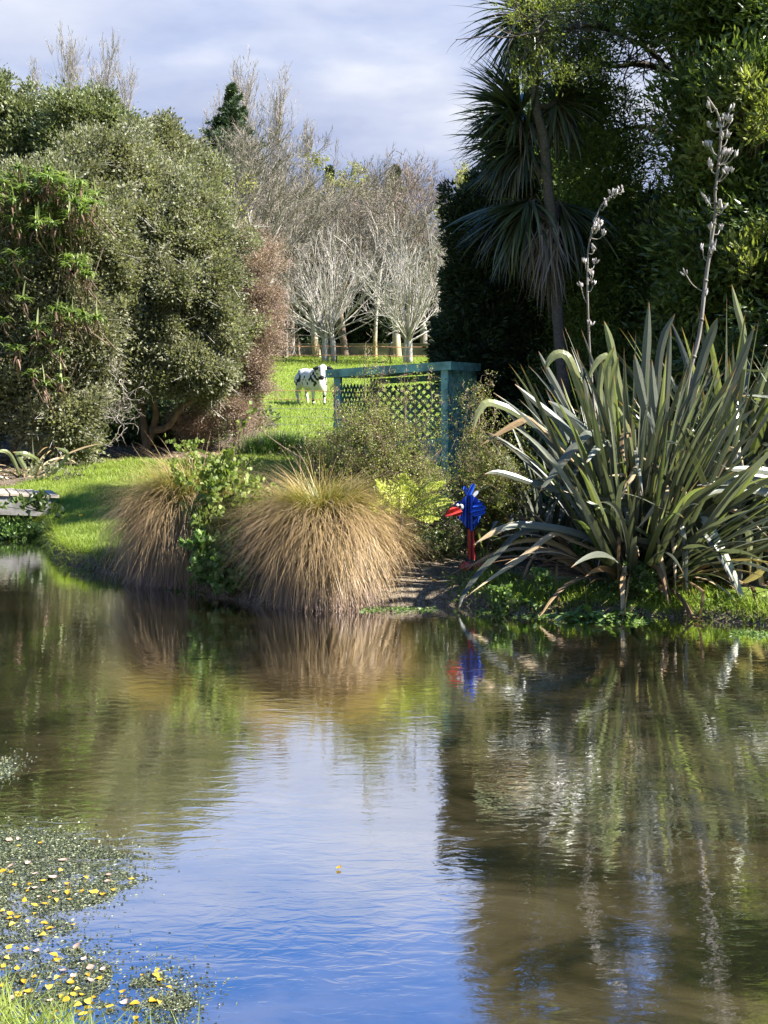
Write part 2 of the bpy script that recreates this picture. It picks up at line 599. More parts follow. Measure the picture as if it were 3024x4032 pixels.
def terrain_z(X, Y):
    X, Y = np.asarray(X, float), np.asarray(Y, float)
    d = poly_sdf(X, Y) + wob(X, Y, 2.3, 1) * .04
    far = np.interp(Y, [0, 10, 13, 15, 18, 22, 26, 36, 48, 60, 75, 100, 400, 3000], [.25, .28, .34, .40, .5, .66, .85, 1.64, 2.75, 3.9, 4.6, 5.0, 5.5, 6.0])
    rgt = np.clip((X - .2) / 1.2, 0, 1) * np.clip((14 - Y) / 2, 0, 1)         # the right bank lies lower
    far = far * (1 - .28 * rgt)
    up = np.interp(d, [0, .05, .12, .3, .7, 1.5, 3], [0, .38, .55, .66, .8, .93, 1.0])
    far = np.where(Y < 5, np.interp(d, [0, .3, .8], [.12, .16, .25]), far)
    z = far * up + wob(X, Y, .8, 3) * .035 * np.clip(d, 0, 1)
    zin = np.interp(-d, [0, .15, .6, 2], [0, -.2, -.4, -.6])
    return np.where(d > 0, z, zin)


def axis_lines(lo, hi, step, far_lo, far_hi, grow_=1.22):
    a = list(np.arange(lo, hi, step))
    s, x = step, a[-1]
    up = []
    while x < far_hi:
        s *= grow_
        x += s
        up.append(x)
    s, x = step, a[0]
    dn = []
    while x > far_lo:
        s *= grow_
        x -= s
        dn.append(x)
    return np.array(dn[::-1] + a + up)


gx = axis_lines(-7, 6.5, .075, -2500, 2500)
gy = axis_lines(2.0, 24, .09, -600, 4000, 1.12)
GX, GY = np.meshgrid(gx, gy, indexing='ij')
GZ = terrain_z(GX, GY)
# soil mask: mulch under the left trees and the planted bed right of the lawn
def soil_mask(X, Y):
    nz = wob(X, Y, 1.6, 5) * .35
    a = np.clip((Y - (21.6 + .25 * (X + 5)) + nz) * 1.5, 0, 1) * np.clip((-2.6 - X + nz) * 1.2, 0, 1) * np.clip((32 - Y) * .5, 0, 1)
    bnd = np.clip((X + .05 + nz) * 2.0, 0, 1) * np.clip((24 - Y) * .5, 0, 1) * np.clip((Y - 10.35 + nz * .4) * 4, 0, 1)
    c = np.clip(1 - np.hypot((X + .2) / 1.0, (Y - 10.7) / .8) + nz, 0, 1) * 2
    sd = poly_sdf(X, Y)
    edge = np.clip((.13 + .09 * nz - sd) * 12, 0, 1)
    lft = np.clip((-5.4 - X + nz) * 1.5, 0, 1) * np.clip((Y - 17.4) * 2, 0, 1) * np.clip((30 - Y) * .5, 0, 1)
    return np.clip(np.maximum.reduce([a, bnd, c, edge, lft]), 0, 1)
GS = soil_mask(GX, GY)
g = Geo()
nx, ny = len(gx), len(gy)
ii, jj = np.meshgrid(np.arange(nx - 1), np.arange(ny - 1), indexing='ij')
q = np.stack([ii * ny + jj, (ii + 1) * ny + jj, (ii + 1) * ny + jj + 1, ii * ny + jj + 1], -1).reshape(-1, 4)
g.add(np.stack([GX, GY, GZ], -1), q, soil=GS.ravel())

m, n = newmat('ground')
ob = n.n('ShaderNodeTexCoord')
na = n.noise(ob.outputs['Object'], 1.1, 6.0, .6)
nb = n.noise(ob.outputs['Object'], 26.0, 6.0, .7)
nc = n.noise(ob.outputs['Object'], 90.0, 3.0, .7)
grass_c = n.ramp(n.math('ADD', n.math('MULTIPLY', na, .5), n.math('MULTIPLY', nb, .5)), [(.35, (.085, .125, .016)), (.5, (.16, .215, .032)), (.66, (.25, .30, .07))])
soil_c = n.ramp(n.math('ADD', n.math('MULTIPLY', nc, .55), n.math('MULTIPLY', nb, .45)), [(.36, (.025, .019, .013)), (.48, (.10, .078, .055)), (.56, (.22, .18, .13)), (.66, (.36, .31, .24))])
sf = n.math('ADD', n.attr('soil'), n.math('MULTIPLY', n.math('SUBTRACT', nb, .5), .8), True)
cc = n.mixc(n.ramp(sf, [(.35, (0,) * 3), (.6, (1,) * 3)]), grass_c, soil_c)
bs = n.n('ShaderNodeBsdfPrincipled', {'Base Color': cc, 'Roughness': .95, 'Specular IOR Level': .1})
n.i(bs, 'Normal', n.n('ShaderNodeBump', {'Height': n.math('ADD', nb, nc), 'Strength': .7, 'Distance': .03}).outputs[0])
finish(n, bs.outputs[0])
structure(g.build('ground', m, smooth=True))

# water sheet
m, n = newmat('pond_water')
ob = n.n('ShaderNodeTexCoord')
mpr = n.n('ShaderNodeMapping', {'Vector': ob.outputs['Object'], 'Scale': (2.2, 5.5, 1.0), 'Rotation': (0, 0, math.radians(6))})
r1 = n.noise(mpr.outputs[0], 3.0, 3.0, .5, .6)
mpr2 = n.n('ShaderNodeMapping', {'Vector': ob.outputs['Object'], 'Scale': (1.0, 2.2, 1.0), 'Rotation': (0, 0, math.radians(-14))})
r2 = n.noise(mpr2.outputs[0], 1.4, 2.0, .5, .3)
calm = n.noise(ob.outputs['Object'], .5, 2.0)
hgt = n.math('ADD', n.math('MULTIPLY', r1, n.n('ShaderNodeMapRange', {'Value': calm, 'From Min': .35, 'From Max': .65, 'To Min': .25, 'To Max': .6}).outputs[0]), n.math('MULTIPLY', r2, .22))
bp = n.n('ShaderNodeBump', {'Height': hgt, 'Strength': .05, 'Distance': .06})
silt = n.noise(n.n('ShaderNodeMapping', {'Vector': ob.outputs['Object'], 'Scale': (.8, 1.3, 1)}).outputs[0], 1.5, 6.0, .62, .8)
wc = n.ramp(silt, [(.36, (.015, .016, .008)), (.46, (.035, .031, .014)), (.54, (.066, .054, .026)), (.66, (.098, .080, .040))])
df = n.n('ShaderNodeBsdfDiffuse', {'Color': wc, 'Normal': bp.outputs[0]})
gl = n.n('ShaderNodeBsdfGlossy', {'Color': (.98, .98, 1.0), 'Roughness': .03, 'Normal': bp.outputs[0]})
fr = n.n('ShaderNodeFresnel', {'IOR': 1.85, 'Normal': bp.outputs[0]})
ff = n.n('ShaderNodeMapRange', {'Value': fr.outputs[0], 'From Min': .08, 'From Max': .36, 'To Min': .52, 'To Max': .96})
finish(n, n.n('ShaderNodeMixShader', {0: ff.outputs[0], 1: df.outputs[0], 2: gl.outputs[0]}).outputs[0])
g = Geo()
wx, wy = np.linspace(-24, 18, 22), np.linspace(1.5, 20, 12)
WX, WY = np.meshgrid(wx, wy, indexing='ij')
ii, jj = np.meshgrid(np.arange(21), np.arange(11), indexing='ij')
g.add(np.stack([WX, WY, np.zeros_like(WX)], -1), np.stack([ii * 12 + jj, (ii + 1) * 12 + jj, (ii + 1) * 12 + jj + 1, ii * 12 + jj + 1], -1).reshape(-1, 4))
structure(g.build('water', m))


# ------------------------------------------------------------------ plant materials
M_grass = leaf_mat('grass_blade', [(.105, .150, .018), (.205, .262, .040), (.34, .375, .10)], trans=.42, rough=.5, spec=.35, tcol=1.3)
M_dgrass = leaf_mat('shaded_grass_blade', [(.025, .06, .012), (.05, .10, .02), (.09, .15, .03)], trans=.3)  # the shade on the tufts is put into this darker blade colour
M_olive = leaf_mat('olive_leaf', [(.095, .097, .055), (.205, .203, .122), (.34, .335, .225)], trans=.33, rough=.5, spec=.35)
M_olived = leaf_mat('dark_olive_leaf', [(.062, .074, .032), (.135, .152, .066), (.28, .295, .155)], trans=.3, rough=.4, spec=.5)
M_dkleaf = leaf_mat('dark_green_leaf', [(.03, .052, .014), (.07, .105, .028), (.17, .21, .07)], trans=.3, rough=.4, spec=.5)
M_laurel = leaf_mat('broad_glossy_leaf', [(.035, .055, .016), (.075, .11, .028), (.20, .24, .055)], trans=.32, rough=.36, spec=.5, tcol=1.4)
M_kowhai = leaf_mat('small_fern_leaf', [(.04, .065, .014), (.10, .14, .028), (.21, .26, .06)], trans=.42, rough=.5, tcol=1.45)
M_lime = leaf_mat('sunlit_lime_leaf', [(.085, .105, .02), (.16, .18, .04), (.29, .30, .09)], trans=.45, rough=.5, tcol=1.3)  # sun on the sprays and tufts is put into this lighter leaf colour
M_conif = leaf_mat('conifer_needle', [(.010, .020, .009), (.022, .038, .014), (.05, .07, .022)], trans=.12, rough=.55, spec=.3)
M_fir = leaf_mat('fir_needle', [(.022, .042, .018), (.042, .072, .030), (.08, .11, .05)], trans=.15, rough=.5)
M_copro = leaf_mat('tiny_leaf', [(.08, .10, .018), (.19, .215, .045), (.36, .37, .12)], trans=.38, rough=.42, spec=.5)
M_purple = leaf_mat('purple_brown_leaf', [(.17, .115, .09), (.31, .215, .175), (.43, .33, .27)], trans=.25, rough=.6, spec=.25)
M_alder = leaf_mat('round_fresh_leaf', [(.095, .14, .022), (.19, .245, .05), (.34, .38, .13)], trans=.38, rough=.5, spec=.25, tcol=1.2)
M_willow = leaf_mat('spring_willow_leaf', [(.16, .16, .04), (.27, .27, .07), (.40, .38, .13)], trans=.4, rough=.6)
M_fern = leaf_mat('fern_leaflet', [(.27, .30, .04), (.40, .43, .07), (.54, .54, .15)], trans=.42, rough=.5)
M_weed = leaf_mat('bank_weed_leaf', [(.055, .11, .02), (.12, .20, .042), (.26, .33, .12)], trans=.35, rough=.4, spec=.4)
M_bankw = leaf_mat('shady_bank_weed_leaf', [(.05, .10, .02), (.11, .185, .04), (.24, .31, .11)], trans=.3, rough=.4, spec=.4)
M_rosette = leaf_mat('strap_rosette_leaf', [(.075, .125, .025), (.15, .215, .05), (.29, .345, .13)], trans=.35, rough=.3, spec=.6)
M_bud = leaf_mat('pale_leaf_spike', [(.20, .24, .08), (.29, .33, .13), (.38, .42, .2)], trans=.3)
M_dead = leaf_mat('dead_leaf', [(.12, .07, .035), (.26, .175, .09), (.46, .36, .22)], trans=.15, rough=.65, spec=.25)
M_rust = leaf_mat('rusty_dead_leaf', [(.075, .038, .024), (.14, .075, .048), (.21, .13, .09)], trans=.15, rough=.7)
M_flax = leaf_mat('flax_leaf', [(.030, .036, .025), (.064, .073, .055), (.18, .19, .15)], trans=.18, rough=.38, spec=.5, tcol=1.4,
                  tip=((.26, .14, .06), [(0, 0, 0), (.94, 0, 0), (.985, .85, 0), (1, 1, 0)]), edge=((.22, .215, .08), .12))
M_flax_y = leaf_mat('flax_leaf_young', [(.10, .12, .045), (.165, .185, .075), (.29, .295, .14)], trans=.3, rough=.32, spec=.5, tcol=1.3,
                    tip=((.34, .17, .05), [(0, 0, 0), (.93, 0, 0), (.98, .85, 0), (1, 1, 0)]))
M_flax_p = leaf_mat('flax_leaf_pale', [(.2, .21, .12), (.26, .27, .17), (.36, .37, .25)], trans=.25, rough=.4, spec=.5, tip=((.30, .2, .1), [(0, 0, 0), (.95, 0, 0), (.99, .8, 0), (1, 1, 0)]))
M_cab = leaf_mat('cabbage_tree_leaf', [(.030, .042, .022), (.060, .08, .04), (.12, .14, .06)], trans=.15, rough=.35, spec=.55)
M_cabdead = leaf_mat('cabbage_tree_dead_leaf', [(.07, .055, .04), (.13, .10, .075), (.22, .18, .14)], trans=.1, rough=.7)
M_carex = leaf_mat('tussock_blade', [(.10, .10, .026), (.22, .19, .05), (.42, .35, .13)], trans=.27, rough=.42, spec=.4, tcol=1.15,
                   tip=((.43, .285, .165), [(0, 0, 0), (.2, .0, 0), (.55, .55, 0), (1, .9, 0)]))
M_carexg = leaf_mat('tussock_green_blade', [(.065, .095, .018), (.13, .155, .03), (.25, .25, .06)], trans=.28, rough=.42, spec=.4, tcol=1.2,
                    tip=((.40, .29, .08), [(0, 0, 0), (.45, .05, 0), (.8, .6, 0), (1, .9, 0)]))
M_carexd = leaf_mat('tussock_dead_blade', [(.17, .11, .075), (.29, .20, .15), (.46, .35, .28)], trans=.12, rough=.6, spec=.25)

B_grey = bark_mat('grey_bark', [(.10, .085, .07), (.22, .19, .16), (.36, .33, .29)])
B_pale = bark_mat('pale_bark', [(.18, .155, .13), (.32, .29, .255), (.46, .43, .39)], scale=9)
B_pale_l = bark_mat('pale_bark_with_lichen', [(.24, .21, .18), (.40, .36, .31), (.52, .48, .43)], scale=7, lichen=((.40, .27, .09), 1.0, 1.9))
B_twig = bark_mat('brown_twig', [(.10, .085, .066), (.19, .165, .13), (.29, .26, .21)], bump=.1)
B_reddish = bark_mat('reddish_twig', [(.12, .088, .07), (.21, .16, .13), (.30, .24, .20)], bump=.1)
B_poplar = bark_mat('poplar_twig', [(.20, .165, .14), (.31, .265, .22), (.42, .37, .32)], bump=.1)
B_dark = bark_mat('dark_bark', [(.03, .024, .018), (.065, .052, .04), (.12, .10, .08)])
B_brown = bark_mat('brown_bark', [(.085, .06, .042), (.17, .125, .09), (.28, .22, .16)], scale=14)
B_copro = bark_mat('wiry_twig', [(.085, .052, .035), (.17, .115, .08), (.27, .20, .15)], bump=.1)
B_whitetwig = bark_mat('bleached_twig', [(.28, .25, .22), (.42, .39, .35), (.55, .52, .48)], bump=.1)


def rad(a):
    return np.radians(a)


# ------------------------------------------------------------------ grass
def scatter(rng, n, x0, x1, y0, y1, keep):
    X, Y = rng.uniform(x0, x1, n), rng.uniform(y0, y1, n)
    k = keep(X, Y)
    X, Y = X[k], Y[k]
    return np.stack([X, Y, terrain_z(X, Y) - .01], 1)


rng = rg(11)
g = Geo()
# lawn beside the pond
def lawn_keep(X, Y):
    d = poly_sdf(X, Y)
    return (d > .01) & (soil_mask(X, Y) < .45 + .25 * rng.uniform(-1, 1, len(X)))
b = scatter(rng, 190000, -6.8, .4, 10.2, 18.5, lawn_keep)
nb_ = len(b)
hh = .055 + .03 * wob(b[:, 0], b[:, 1], 1.2, 7)
ed = np.clip(1 - poly_sdf(b[:, 0], b[:, 1]) / .22, 0, 1)
hh = hh * (1 + 1.5 * ed)
blades(g, b, rng.uniform(0, 6.28, nb_), rad(rng.uniform(45, 88, nb_)), rad(rng.uniform(10, 60, nb_)) * (1 + .5 * ed), np.maximum(.03, hh) * rng.uniform(.7, 1.5, nb_), .0065, 2,
       v=np.clip(.45 + .25 * wob(b[:, 0], b[:, 1], .9, 2) + rng.normal(size=nb_) * .2, 0, 1))
b = scatter(rng, 90000, -8.5, .6, 18.5, 27, lawn_keep)
nb_ = len(b)
blades(g, b, rng.uniform(0, 6.28, nb_), rad(rng.uniform(45, 88, nb_)), rad(rng.uniform(10, 60, nb_)), rng.uniform(.05, .12, nb_), .010, 2,
       v=np.clip(.45 + .25 * wob(b[:, 0], b[:, 1], .9, 2) + rng.normal(size=nb_) * .2, 0, 1))
# edge grass hanging to the water
b = scatter(rng, 60000, -8, -1.2, 11.0, 17.0, lambda X, Y: (np.abs(poly_sdf(X, Y) - .07) < .10))
nb_ = len(b)
blades(g, b, rad(rng.normal(250, 45, nb_)), rad(rng.uniform(20, 75, nb_)), rad(rng.uniform(40, 130, nb_)), rng.uniform(.10, .26, nb_), .008, 4,
       v=rng.uniform(.1, .9, nb_), zmin=.01)
o = g.build('lawn_grass', M_grass)
o['kind'] = 'stuff'

g = Geo()
b = scatter(rng, 210000, -13, 7, 25, 66, lambda X, Y: (rng.uniform(0, 1, len(X)) < np.clip(34 / Y, .3, 1)) & (soil_mask(X, Y) < .5) & (np.abs(X / Y + .03) < .22))
nb_ = len(b)
pv = wob(b[:, 0], b[:, 1], .5, 4)
blades(g, b, rng.uniform(0, 6.28, nb_), rad(rng.uniform(40, 85, nb_)), rad(rng.uniform(10, 50, nb_)), (.11 + .04 * pv) * rng.uniform(.6, 1.5, nb_), .012 * np.maximum(1, b[:, 1] / 28), 2,
       v=np.clip(.5 + .2 * pv + rng.normal(size=nb_) * .22, 0, 1))
o = g.build('field_grass', M_grass)
o['kind'] = 'stuff'

# right bank: fringe of grass and weeds
rng = rg(12)
g = Geo()
b = scatter(rng, 60000, .6, 6.5, 8.6, 11.4, lambda X, Y: (poly_sdf(X, Y) > -.01) & (poly_sdf(X, Y) < .62 + .25 * wob(X, Y, 2.2, 9)) & (rng.uniform(0, 1, len(X)) < np.clip((X - .55) * 2, 0, 1)))
nb_ = len(b)
cl = wob(b[:, 0], b[:, 1], 3.1, 3)
blades(g, b, rng.uniform(0, 6.28, nb_), rad(rng.uniform(35, 88, nb_)), rad(rng.uniform(20, 90, nb_)), np.maximum(.05, .11 + .07 * cl) * rng.uniform(.6, 1.5, nb_), .0065, 4,
       v=np.clip(.35 + .3 * cl + rng.normal(size=nb_) * .2, 0, 1), zmin=.0)
o = g.build('bank_grass', M_grass)
o['kind'] = 'stuff'
# small-leaved weeds creeping between the grass on the bank
g = Geo()
b = scatter(rng, 9000, .55, 6.5, 8.6, 11.2, lambda X, Y: (poly_sdf(X, Y) > -.02) & (poly_sdf(X, Y) < .45) & (wob(X, Y, 2.6, 21) > -.1))
b[:, 2] += rng.uniform(.02, .10, len(b))
leaves(g, b, unit(rng, len(b)) * np.array([1, 1, .5]) + [0, -.2, .4], rng, rng.uniform(.02, .045, len(b)), rng.uniform(.015, .03, len(b)), rng.uniform(0, 1, len(b)))
o = g.build('creeping_bank_weed', M_weed)
o['kind'] = 'stuff'
# left bank greenery under the boardwalk
g = Geo()
rng = rg(13)
C = np.concatenate([P(px, py, d)[None] + rng.normal(size=(n_, 3)) * [.40, .14, .045] for px, py, d, n_ in
                    [(10, 2085, 15.4, 50), (-160, 2085, 15.4, 60), (80, 2098, 15.3, 16), (-330, 2080, 15.5, 50)]])
clump_leaves(rng, g, C, np.tile([0, -.5, .8], (len(C), 1)), 40, .09, .05, .036)
o = g.build('bank_weeds', M_bankw)
o['kind'] = 'stuff'

# bark chips and dry leaves lying on the soil
g = Geo()
rng = rg(14)
b = scatter(rng, 26000, -8.5, 6.5, 10.3, 25, lambda X, Y: (soil_mask(X, Y) > .5) & (poly_sdf(X, Y) > .12))
b[:, 2] += rng.uniform(.012, .03, len(b))
leaves(g, b, unit(rng, len(b)) * [1, 1, .25], rng, rng.uniform(.03, .10, len(b)), rng.uniform(.012, .035, len(b)), rng.uniform(0, 1, len(b)))
o = g.build('leaf_litter', M_dead)
o['kind'] = 'stuff'

# near bank grass at the photographer's feet
g = Geo()
rng = rg(15)
b = scatter(rng, 26000, -2.6, .4, 2.4, 4.2, lambda X, Y: (poly_sdf(X, Y) > -.015) & (poly_sdf(X, Y) < .5) & (rng.uniform(0, 1, len(X)) < np.clip(-.35 - X, .10, 1)))
nb_ = len(b)
blades(g, b, rng.uniform(0, 6.28, nb_), rad(rng.uniform(40, 85, nb_)), rad(rng.uniform(10, 80, nb_)), rng.uniform(.06, .21, nb_), rng.uniform(.003, .006, nb_), 6,
       v=rng.uniform(.2, 1, nb_), zmin=.004)
o = g.build('near_bank_grass', M_grass)
o['kind'] = 'stuff'


# ------------------------------------------------------------------ background trees
def bare_tree(name, label, cat, base, height, trunk_r, seed, bark, crown_w=.5, trunk_frac=.3, lean=(0, 0), n=(7, 7, 6, 5), ang=(42, 36, 34, 32), up=.10,
              group=None, lr=(.75, .55, .5, .5), twig=None, leafmat=None, nleaf=0, leafsize=.1, forks=1, rmin=.013, fall=.35):
    rng = rg(seed)
    base = np.asarray(base, float)
    o = thing(name, label, cat, base, group)
    g = Geo()
    tl = height * .62
    dirs = np.array([[lean[0] + (rng.normal() * .18 if forks > 1 else 0), lean[1] + (rng.normal() * .18 if forks > 1 else 0), 1.0] for _ in range(forks)])
    sp = [dict(k=6, wander=.05, up=.03, n=n[0], tmin=trunk_frac, ang=ang[0], lr=lr[0] * crown_w * 2, fall=fall, rr=.55, taper=.75, rmin=rmin),
          dict(k=5, wander=.10, up=up, n=n[1], tmin=.15, ang=ang[1], lr=lr[1], rr=.55, fall=.4, rmin=rmin),
          dict(k=4, wander=.13, up=up * .8, n=n[2], tmin=.15, ang=ang[2], lr=lr[2], rr=.6, fall=.3, rmin=rmin),
          dict(k=3, wander=.15, up=up * .6, n=n[3], tmin=.1, ang=ang[3], lr=lr[3], rr=.7, fall=.3, rmin=rmin),
          dict(k=2, wander=.15, up=up * .5)]
    lv, pts, tg = grow(rng, np.tile(base, (forks, 1)) + rng.normal(size=(forks, 3)) * [.12, .12, 0] * (forks > 1), dirs, np.full(forks, tl), np.full(forks, trunk_r), sp)
    k_ = height / (np.percentile(pts[..., 2], 98.5) - base[2])
    sc_ = np.array([1 + (k_ - 1) * .6, 1 + (k_ - 1) * .6, k_])
    lv = [((a_ - base) * sc_ + base, (b_ - base) * sc_ + base, r0_, r1_) for a_, b_, r0_, r1_ in lv]
    pts = (pts - base) * sc_ + base
    put_branches(g, lv[:2], (9, 6), rng=rng)
    part(g, 'trunk', bark, o, smooth=True)
    g = Geo()
    put_branches(g, lv[2:], (4, 3, 3), rng=rng)
    part(g, 'crown', twig or bark, o)
    if leafmat is not None and nleaf:
        g = Geo()
        fp = pts.reshape(-1, 3)
        idx = rng.integers(0, len(fp), nleaf)
        leaves(g, fp[idx] + rng.normal(size=(nleaf, 3)) * .1, unit(rng, nleaf), rng, rng.uniform(.6, 1.3, nleaf) * leafsize, rng.uniform(.5, .9, nleaf) * leafsize, rng.uniform(0, 1, nleaf))
        part(g, 'young_leaves', leafmat, o)
    return o


def gz(x, y):
    return float(terrain_z(np.array([x]), np.array([y]))[0])


def foot(px, d):
    x = (px - CX) / F * d
    return np.array([x, d, gz(x, d) - .05])


def top_h(px, py, d):
    """height above ground of something whose top is at (px,py)"""
    return P(px, py, d)[2] - foot(px, d)[2]


# leafless columnar poplars
def poplar(px, top, d, seed, label, wide=1.0):
    rng = rg(seed)
    base = foot(px, d)
    h = top_h(px, top, d)
    o = thing('poplar_tree', label, 'tree', base, 'leafless columnar poplars on the skyline')
    g = Geo()
    sp = [dict(k=8, wander=.015, n=80, tmin=.10, ang=15, angv=4, lr=.36 * wide, fall=.55, rr=.2, rmin=.016, taper=.9),
          dict(k=6, wander=.04, up=.16, n=9, tmin=.1, ang=22, angv=7, lr=.42, rr=.6, rmin=.018, fall=.5),
          dict(k=4, wander=.05, up=.14, n=5, tmin=.15, ang=24, lr=.42, rr=.8, rmin=.014),
          dict(k=2, wander=.06, up=.1)]
    lv, pts, _ = grow(rng, base, [[0, 0, 1]], h * .95, h * .008, sp)
    k_ = np.array([1, 1, h / (np.percentile(pts[..., 2], 99.7) - base[2])])
    lv = [((a_ - base) * k_ + base, (b_ - base) * k_ + base, r0_, r1_) for a_, b_, r0_, r1_ in lv]
    put_branches(g, lv[:1], (6,), rng=rng)
    part(g, 'trunk', B_grey, o)
    g = Geo()
    put_branches(g, lv[1:], (3, 3, 3), rng=rng)
    part(g, 'crown', B_poplar, o)


for i, (px, tp, d, wd, lb) in enumerate([
        (128, 215, 118, .8, 'short thin bare poplar at the far end of the skyline row'),
        (285, 125, 96, 1.0, 'tall bare poplar with a gap beside its taller neighbour'),
        (375, 118, 96, 1.05, 'tallest bare poplar, slim and pointed above the dark shrubs'),
        (488, 255, 98, 1.0, 'bare poplar standing alone where the shrub line dips'),
        (800, 410, 110, .9, 'low bare poplar beside the fir tree, half hidden by shrubs'),
        (862, 330, 104, 1.0, 'bare poplar just in front of the fir tree outline'),
        (945, 205, 96, 1.1, 'tall bare poplar rising behind the fir tree'),
        (1075, 265, 94, 1.15, 'broad bare poplar next to the fir tree, full of upright twigs'),
        (1185, 470, 100, .8, 'small bare poplar over the grey tree crown')]):
    poplar(px, tp, d, 100 + i, lb, wd)


def conifer(px, top, d, seed, label, width, mat=None, name='fir_tree', cat='conifer', layers=26, group=None, base_y=None):
    rng = rg(seed)
    base = foot(px, d)
    h = top_h(px, top, d)
    o = thing(name, label, cat, base, group)
    g = Geo()
    polytube(g, [base, base + [0, 0, h * .5], base + [0, 0, h]], [h * .014, h * .009, h * .001], 7, v=.5)
    part(g, 'trunk', B_dark, o, smooth=True)
    n = layers * 9
    t = rng.uniform(.08, 1, n) ** .9
    az = rng.uniform(0, 6.283, n)
    ln = np.minimum((1 - t) * width * 1.5, width * .8) * h * rng.uniform(.55, 1.1, n) + .04
    p0 = base + np.stack([np.zeros(n), np.zeros(n), t * h], 1)
    dr = np.stack([np.cos(az), np.sin(az), np.interp(t, [0, .6, 1], [-.15, .15, 1.1])], 1)
    sp = [dict(k=4, wander=.05, up=.03, n=9, tmin=.2, ang=48, lr=.42, rr=.5, fall=.6, rmin=.01, flat=.35),
          dict(k=3, wander=.08, up=.04)]
    lv, pts, tg = grow(rng, p0, dr, ln, .02 + .012 * ln, sp)
    g2 = Geo()
    fp, ft = pts[:, 1:].reshape(-1, 3), tg.reshape(-1, 3)
    per = 7
    fp, ft = np.repeat(fp, per, 0), np.repeat(ft, per, 0)
    s = max(.12, d * .0023)
    m_ = len(fp)
    leaves(g2, fp + rng.normal(size=(m_, 3)) * s * .35, ft + rng.normal(size=(m_, 3)) * .55, rng, rng.uniform(.7, 1.3, m_) * s * 1.5, s * .45, rng.uniform(0, 1, m_))
    put_branches(g2, lv[:1], (3,), mat=1)
    part(g2, 'crown', [mat or M_fir, B_dark], o)
    return o


conifer(912, 338, 84, 201, 'dark green pointed fir tree rising above the bare tree crowns', .33, group=None)
conifer(1300, 668, 92, 202, 'small dark spruce tip poking over the bare crowns, narrow', .13, layers=18)
conifer(1558, 655, 90, 203, 'blunt dark conifer with drooping tip among pale green trees', .17, M_fir, layers=18)
conifer(1190, 1010, 70, 204, 'dark conifer between purple shrub and pale multi-stemmed tree', .30, M_fir, layers=18)
for i, (px, tp, d, lb) in enumerate([(1330, 1010, 74, 'shaded conifer behind the broad white-twigged tree'), (1450, 1040, 72, 'shaded conifer between the two white-twigged trees'),
                                     (1560, 980, 76, 'shaded conifer behind the trunk with orange lichen'), (1680, 1060, 73, 'shaded conifer beside the dark cypress edge'),
                                     (1085, 1060, 76, 'shaded conifer just beyond the purple brown shrub'), (1400, 900, 82, 'tallest shaded conifer in the gap between bare trees'),
                                     (1630, 860, 84, 'shaded conifer under the reddish bare crown'), (1240, 870, 86, 'shaded conifer under the big grey bare crown')]):
    conifer(px, tp, d, 220 + i, lb, .26, M_conif, name='shaded_conifer', layers=16, group='dark conifers behind the bare trees')

# yellow-green trees coming into leaf on the skyline
for i, (px, tp, d, lb, h_) in enumerate([(1420, 690, 88, 'yellow-green spring tree with a feathery pointed top', .3), (1490, 680, 90, 'pale lime spring tree left of the blunt conifer', .3),
                                         (1850, 690, 70, 'pale green spring tree peeping past the dark cypress', .32), (770, 590, 44, 'yellow-green willow above the grey-green shrub', .5),
                                         (690, 560, 48, 'sparse bare willow top above the shrub ridge', .4), (1240, 640, 84, 'pale brown larch behind the grey bare crown', .3)]):
    b = foot(px, d)
    bare_tree('spring_tree', lb, 'tree', b, top_h(px, tp, d), .16, 240 + i, B_grey, h_, .25, up=.12, twig=B_twig, leafmat=M_willow, nleaf=[9000, 9000, 7000, 5000, 2200, 5000][i], leafsize=.17 if d > 60 else .09,
              n=(14, 6, 5, 3), ang=(36, 32, 30, 30))

# big bare trees
def BT(px, d, tp, seed, label, bark, twig, **k):
    b = foot(px, d)
    return bare_tree('bare_tree', label, 'tree', b, top_h(px, tp, d), k.pop('r', .22), seed, bark, twig=twig, group='bare deciduous trees beyond the field', **k)


BT(985, 58, 545, 301, 'wide grey bare tree, spreading pale limbs above the purple shrub', B_pale, B_twig, r=.26, crown_w=.62, trunk_frac=.22, forks=3, n=(9, 8, 7, 5), ang=(44, 36, 34, 30), up=.09)
BT(1150, 64, 640, 302, 'grey bare tree with arching twigs next to the fir', B_grey, B_twig, r=.22, crown_w=.55, trunk_frac=.3, n=(10, 8, 6, 5), forks=2, up=.09)
BT(1370, 66, 770, 303, 'brownish bare tree in the gap between the white-twigged trees', B_brown, B_twig, r=.22, crown_w=.5, n=(10, 8, 6, 5), forks=2)
BT(1565, 62, 690, 304, 'stout bare tree with orange lichen at its foot and brown crown', B_pale_l, B_twig, r=.25, crown_w=.52, trunk_frac=.35, lean=(-.06, 0), n=(11, 8, 6, 5))
BT(1668, 70, 640, 305, 'bare tree with reddish twigs against the sky', B_grey, B_reddish, r=.25, crown_w=.5, trunk_frac=.3, n=(11, 8, 7, 5))
BT(1250, 61, 930, 306, 'bare tree with a yellow lichen trunk beside the broad white tree', B_pale_l, B_twig, r=.24, crown_w=.45, lean=(-.05, 0), n=(8, 6, 6, 4))
BT(1478, 60, 860, 307, 'slim bare tree with a yellow stained stem between two larger trunks', B_pale_l, B_twig, r=.12, crown_w=.35, trunk_frac=.4, n=(8, 6, 5, 4))
BT(1128, 61, 1000, 308, 'thin crooked bare tree by the far fence post', B_grey, B_twig, r=.11, crown_w=.35, trunk_frac=.4, n=(7, 6, 5, 3))
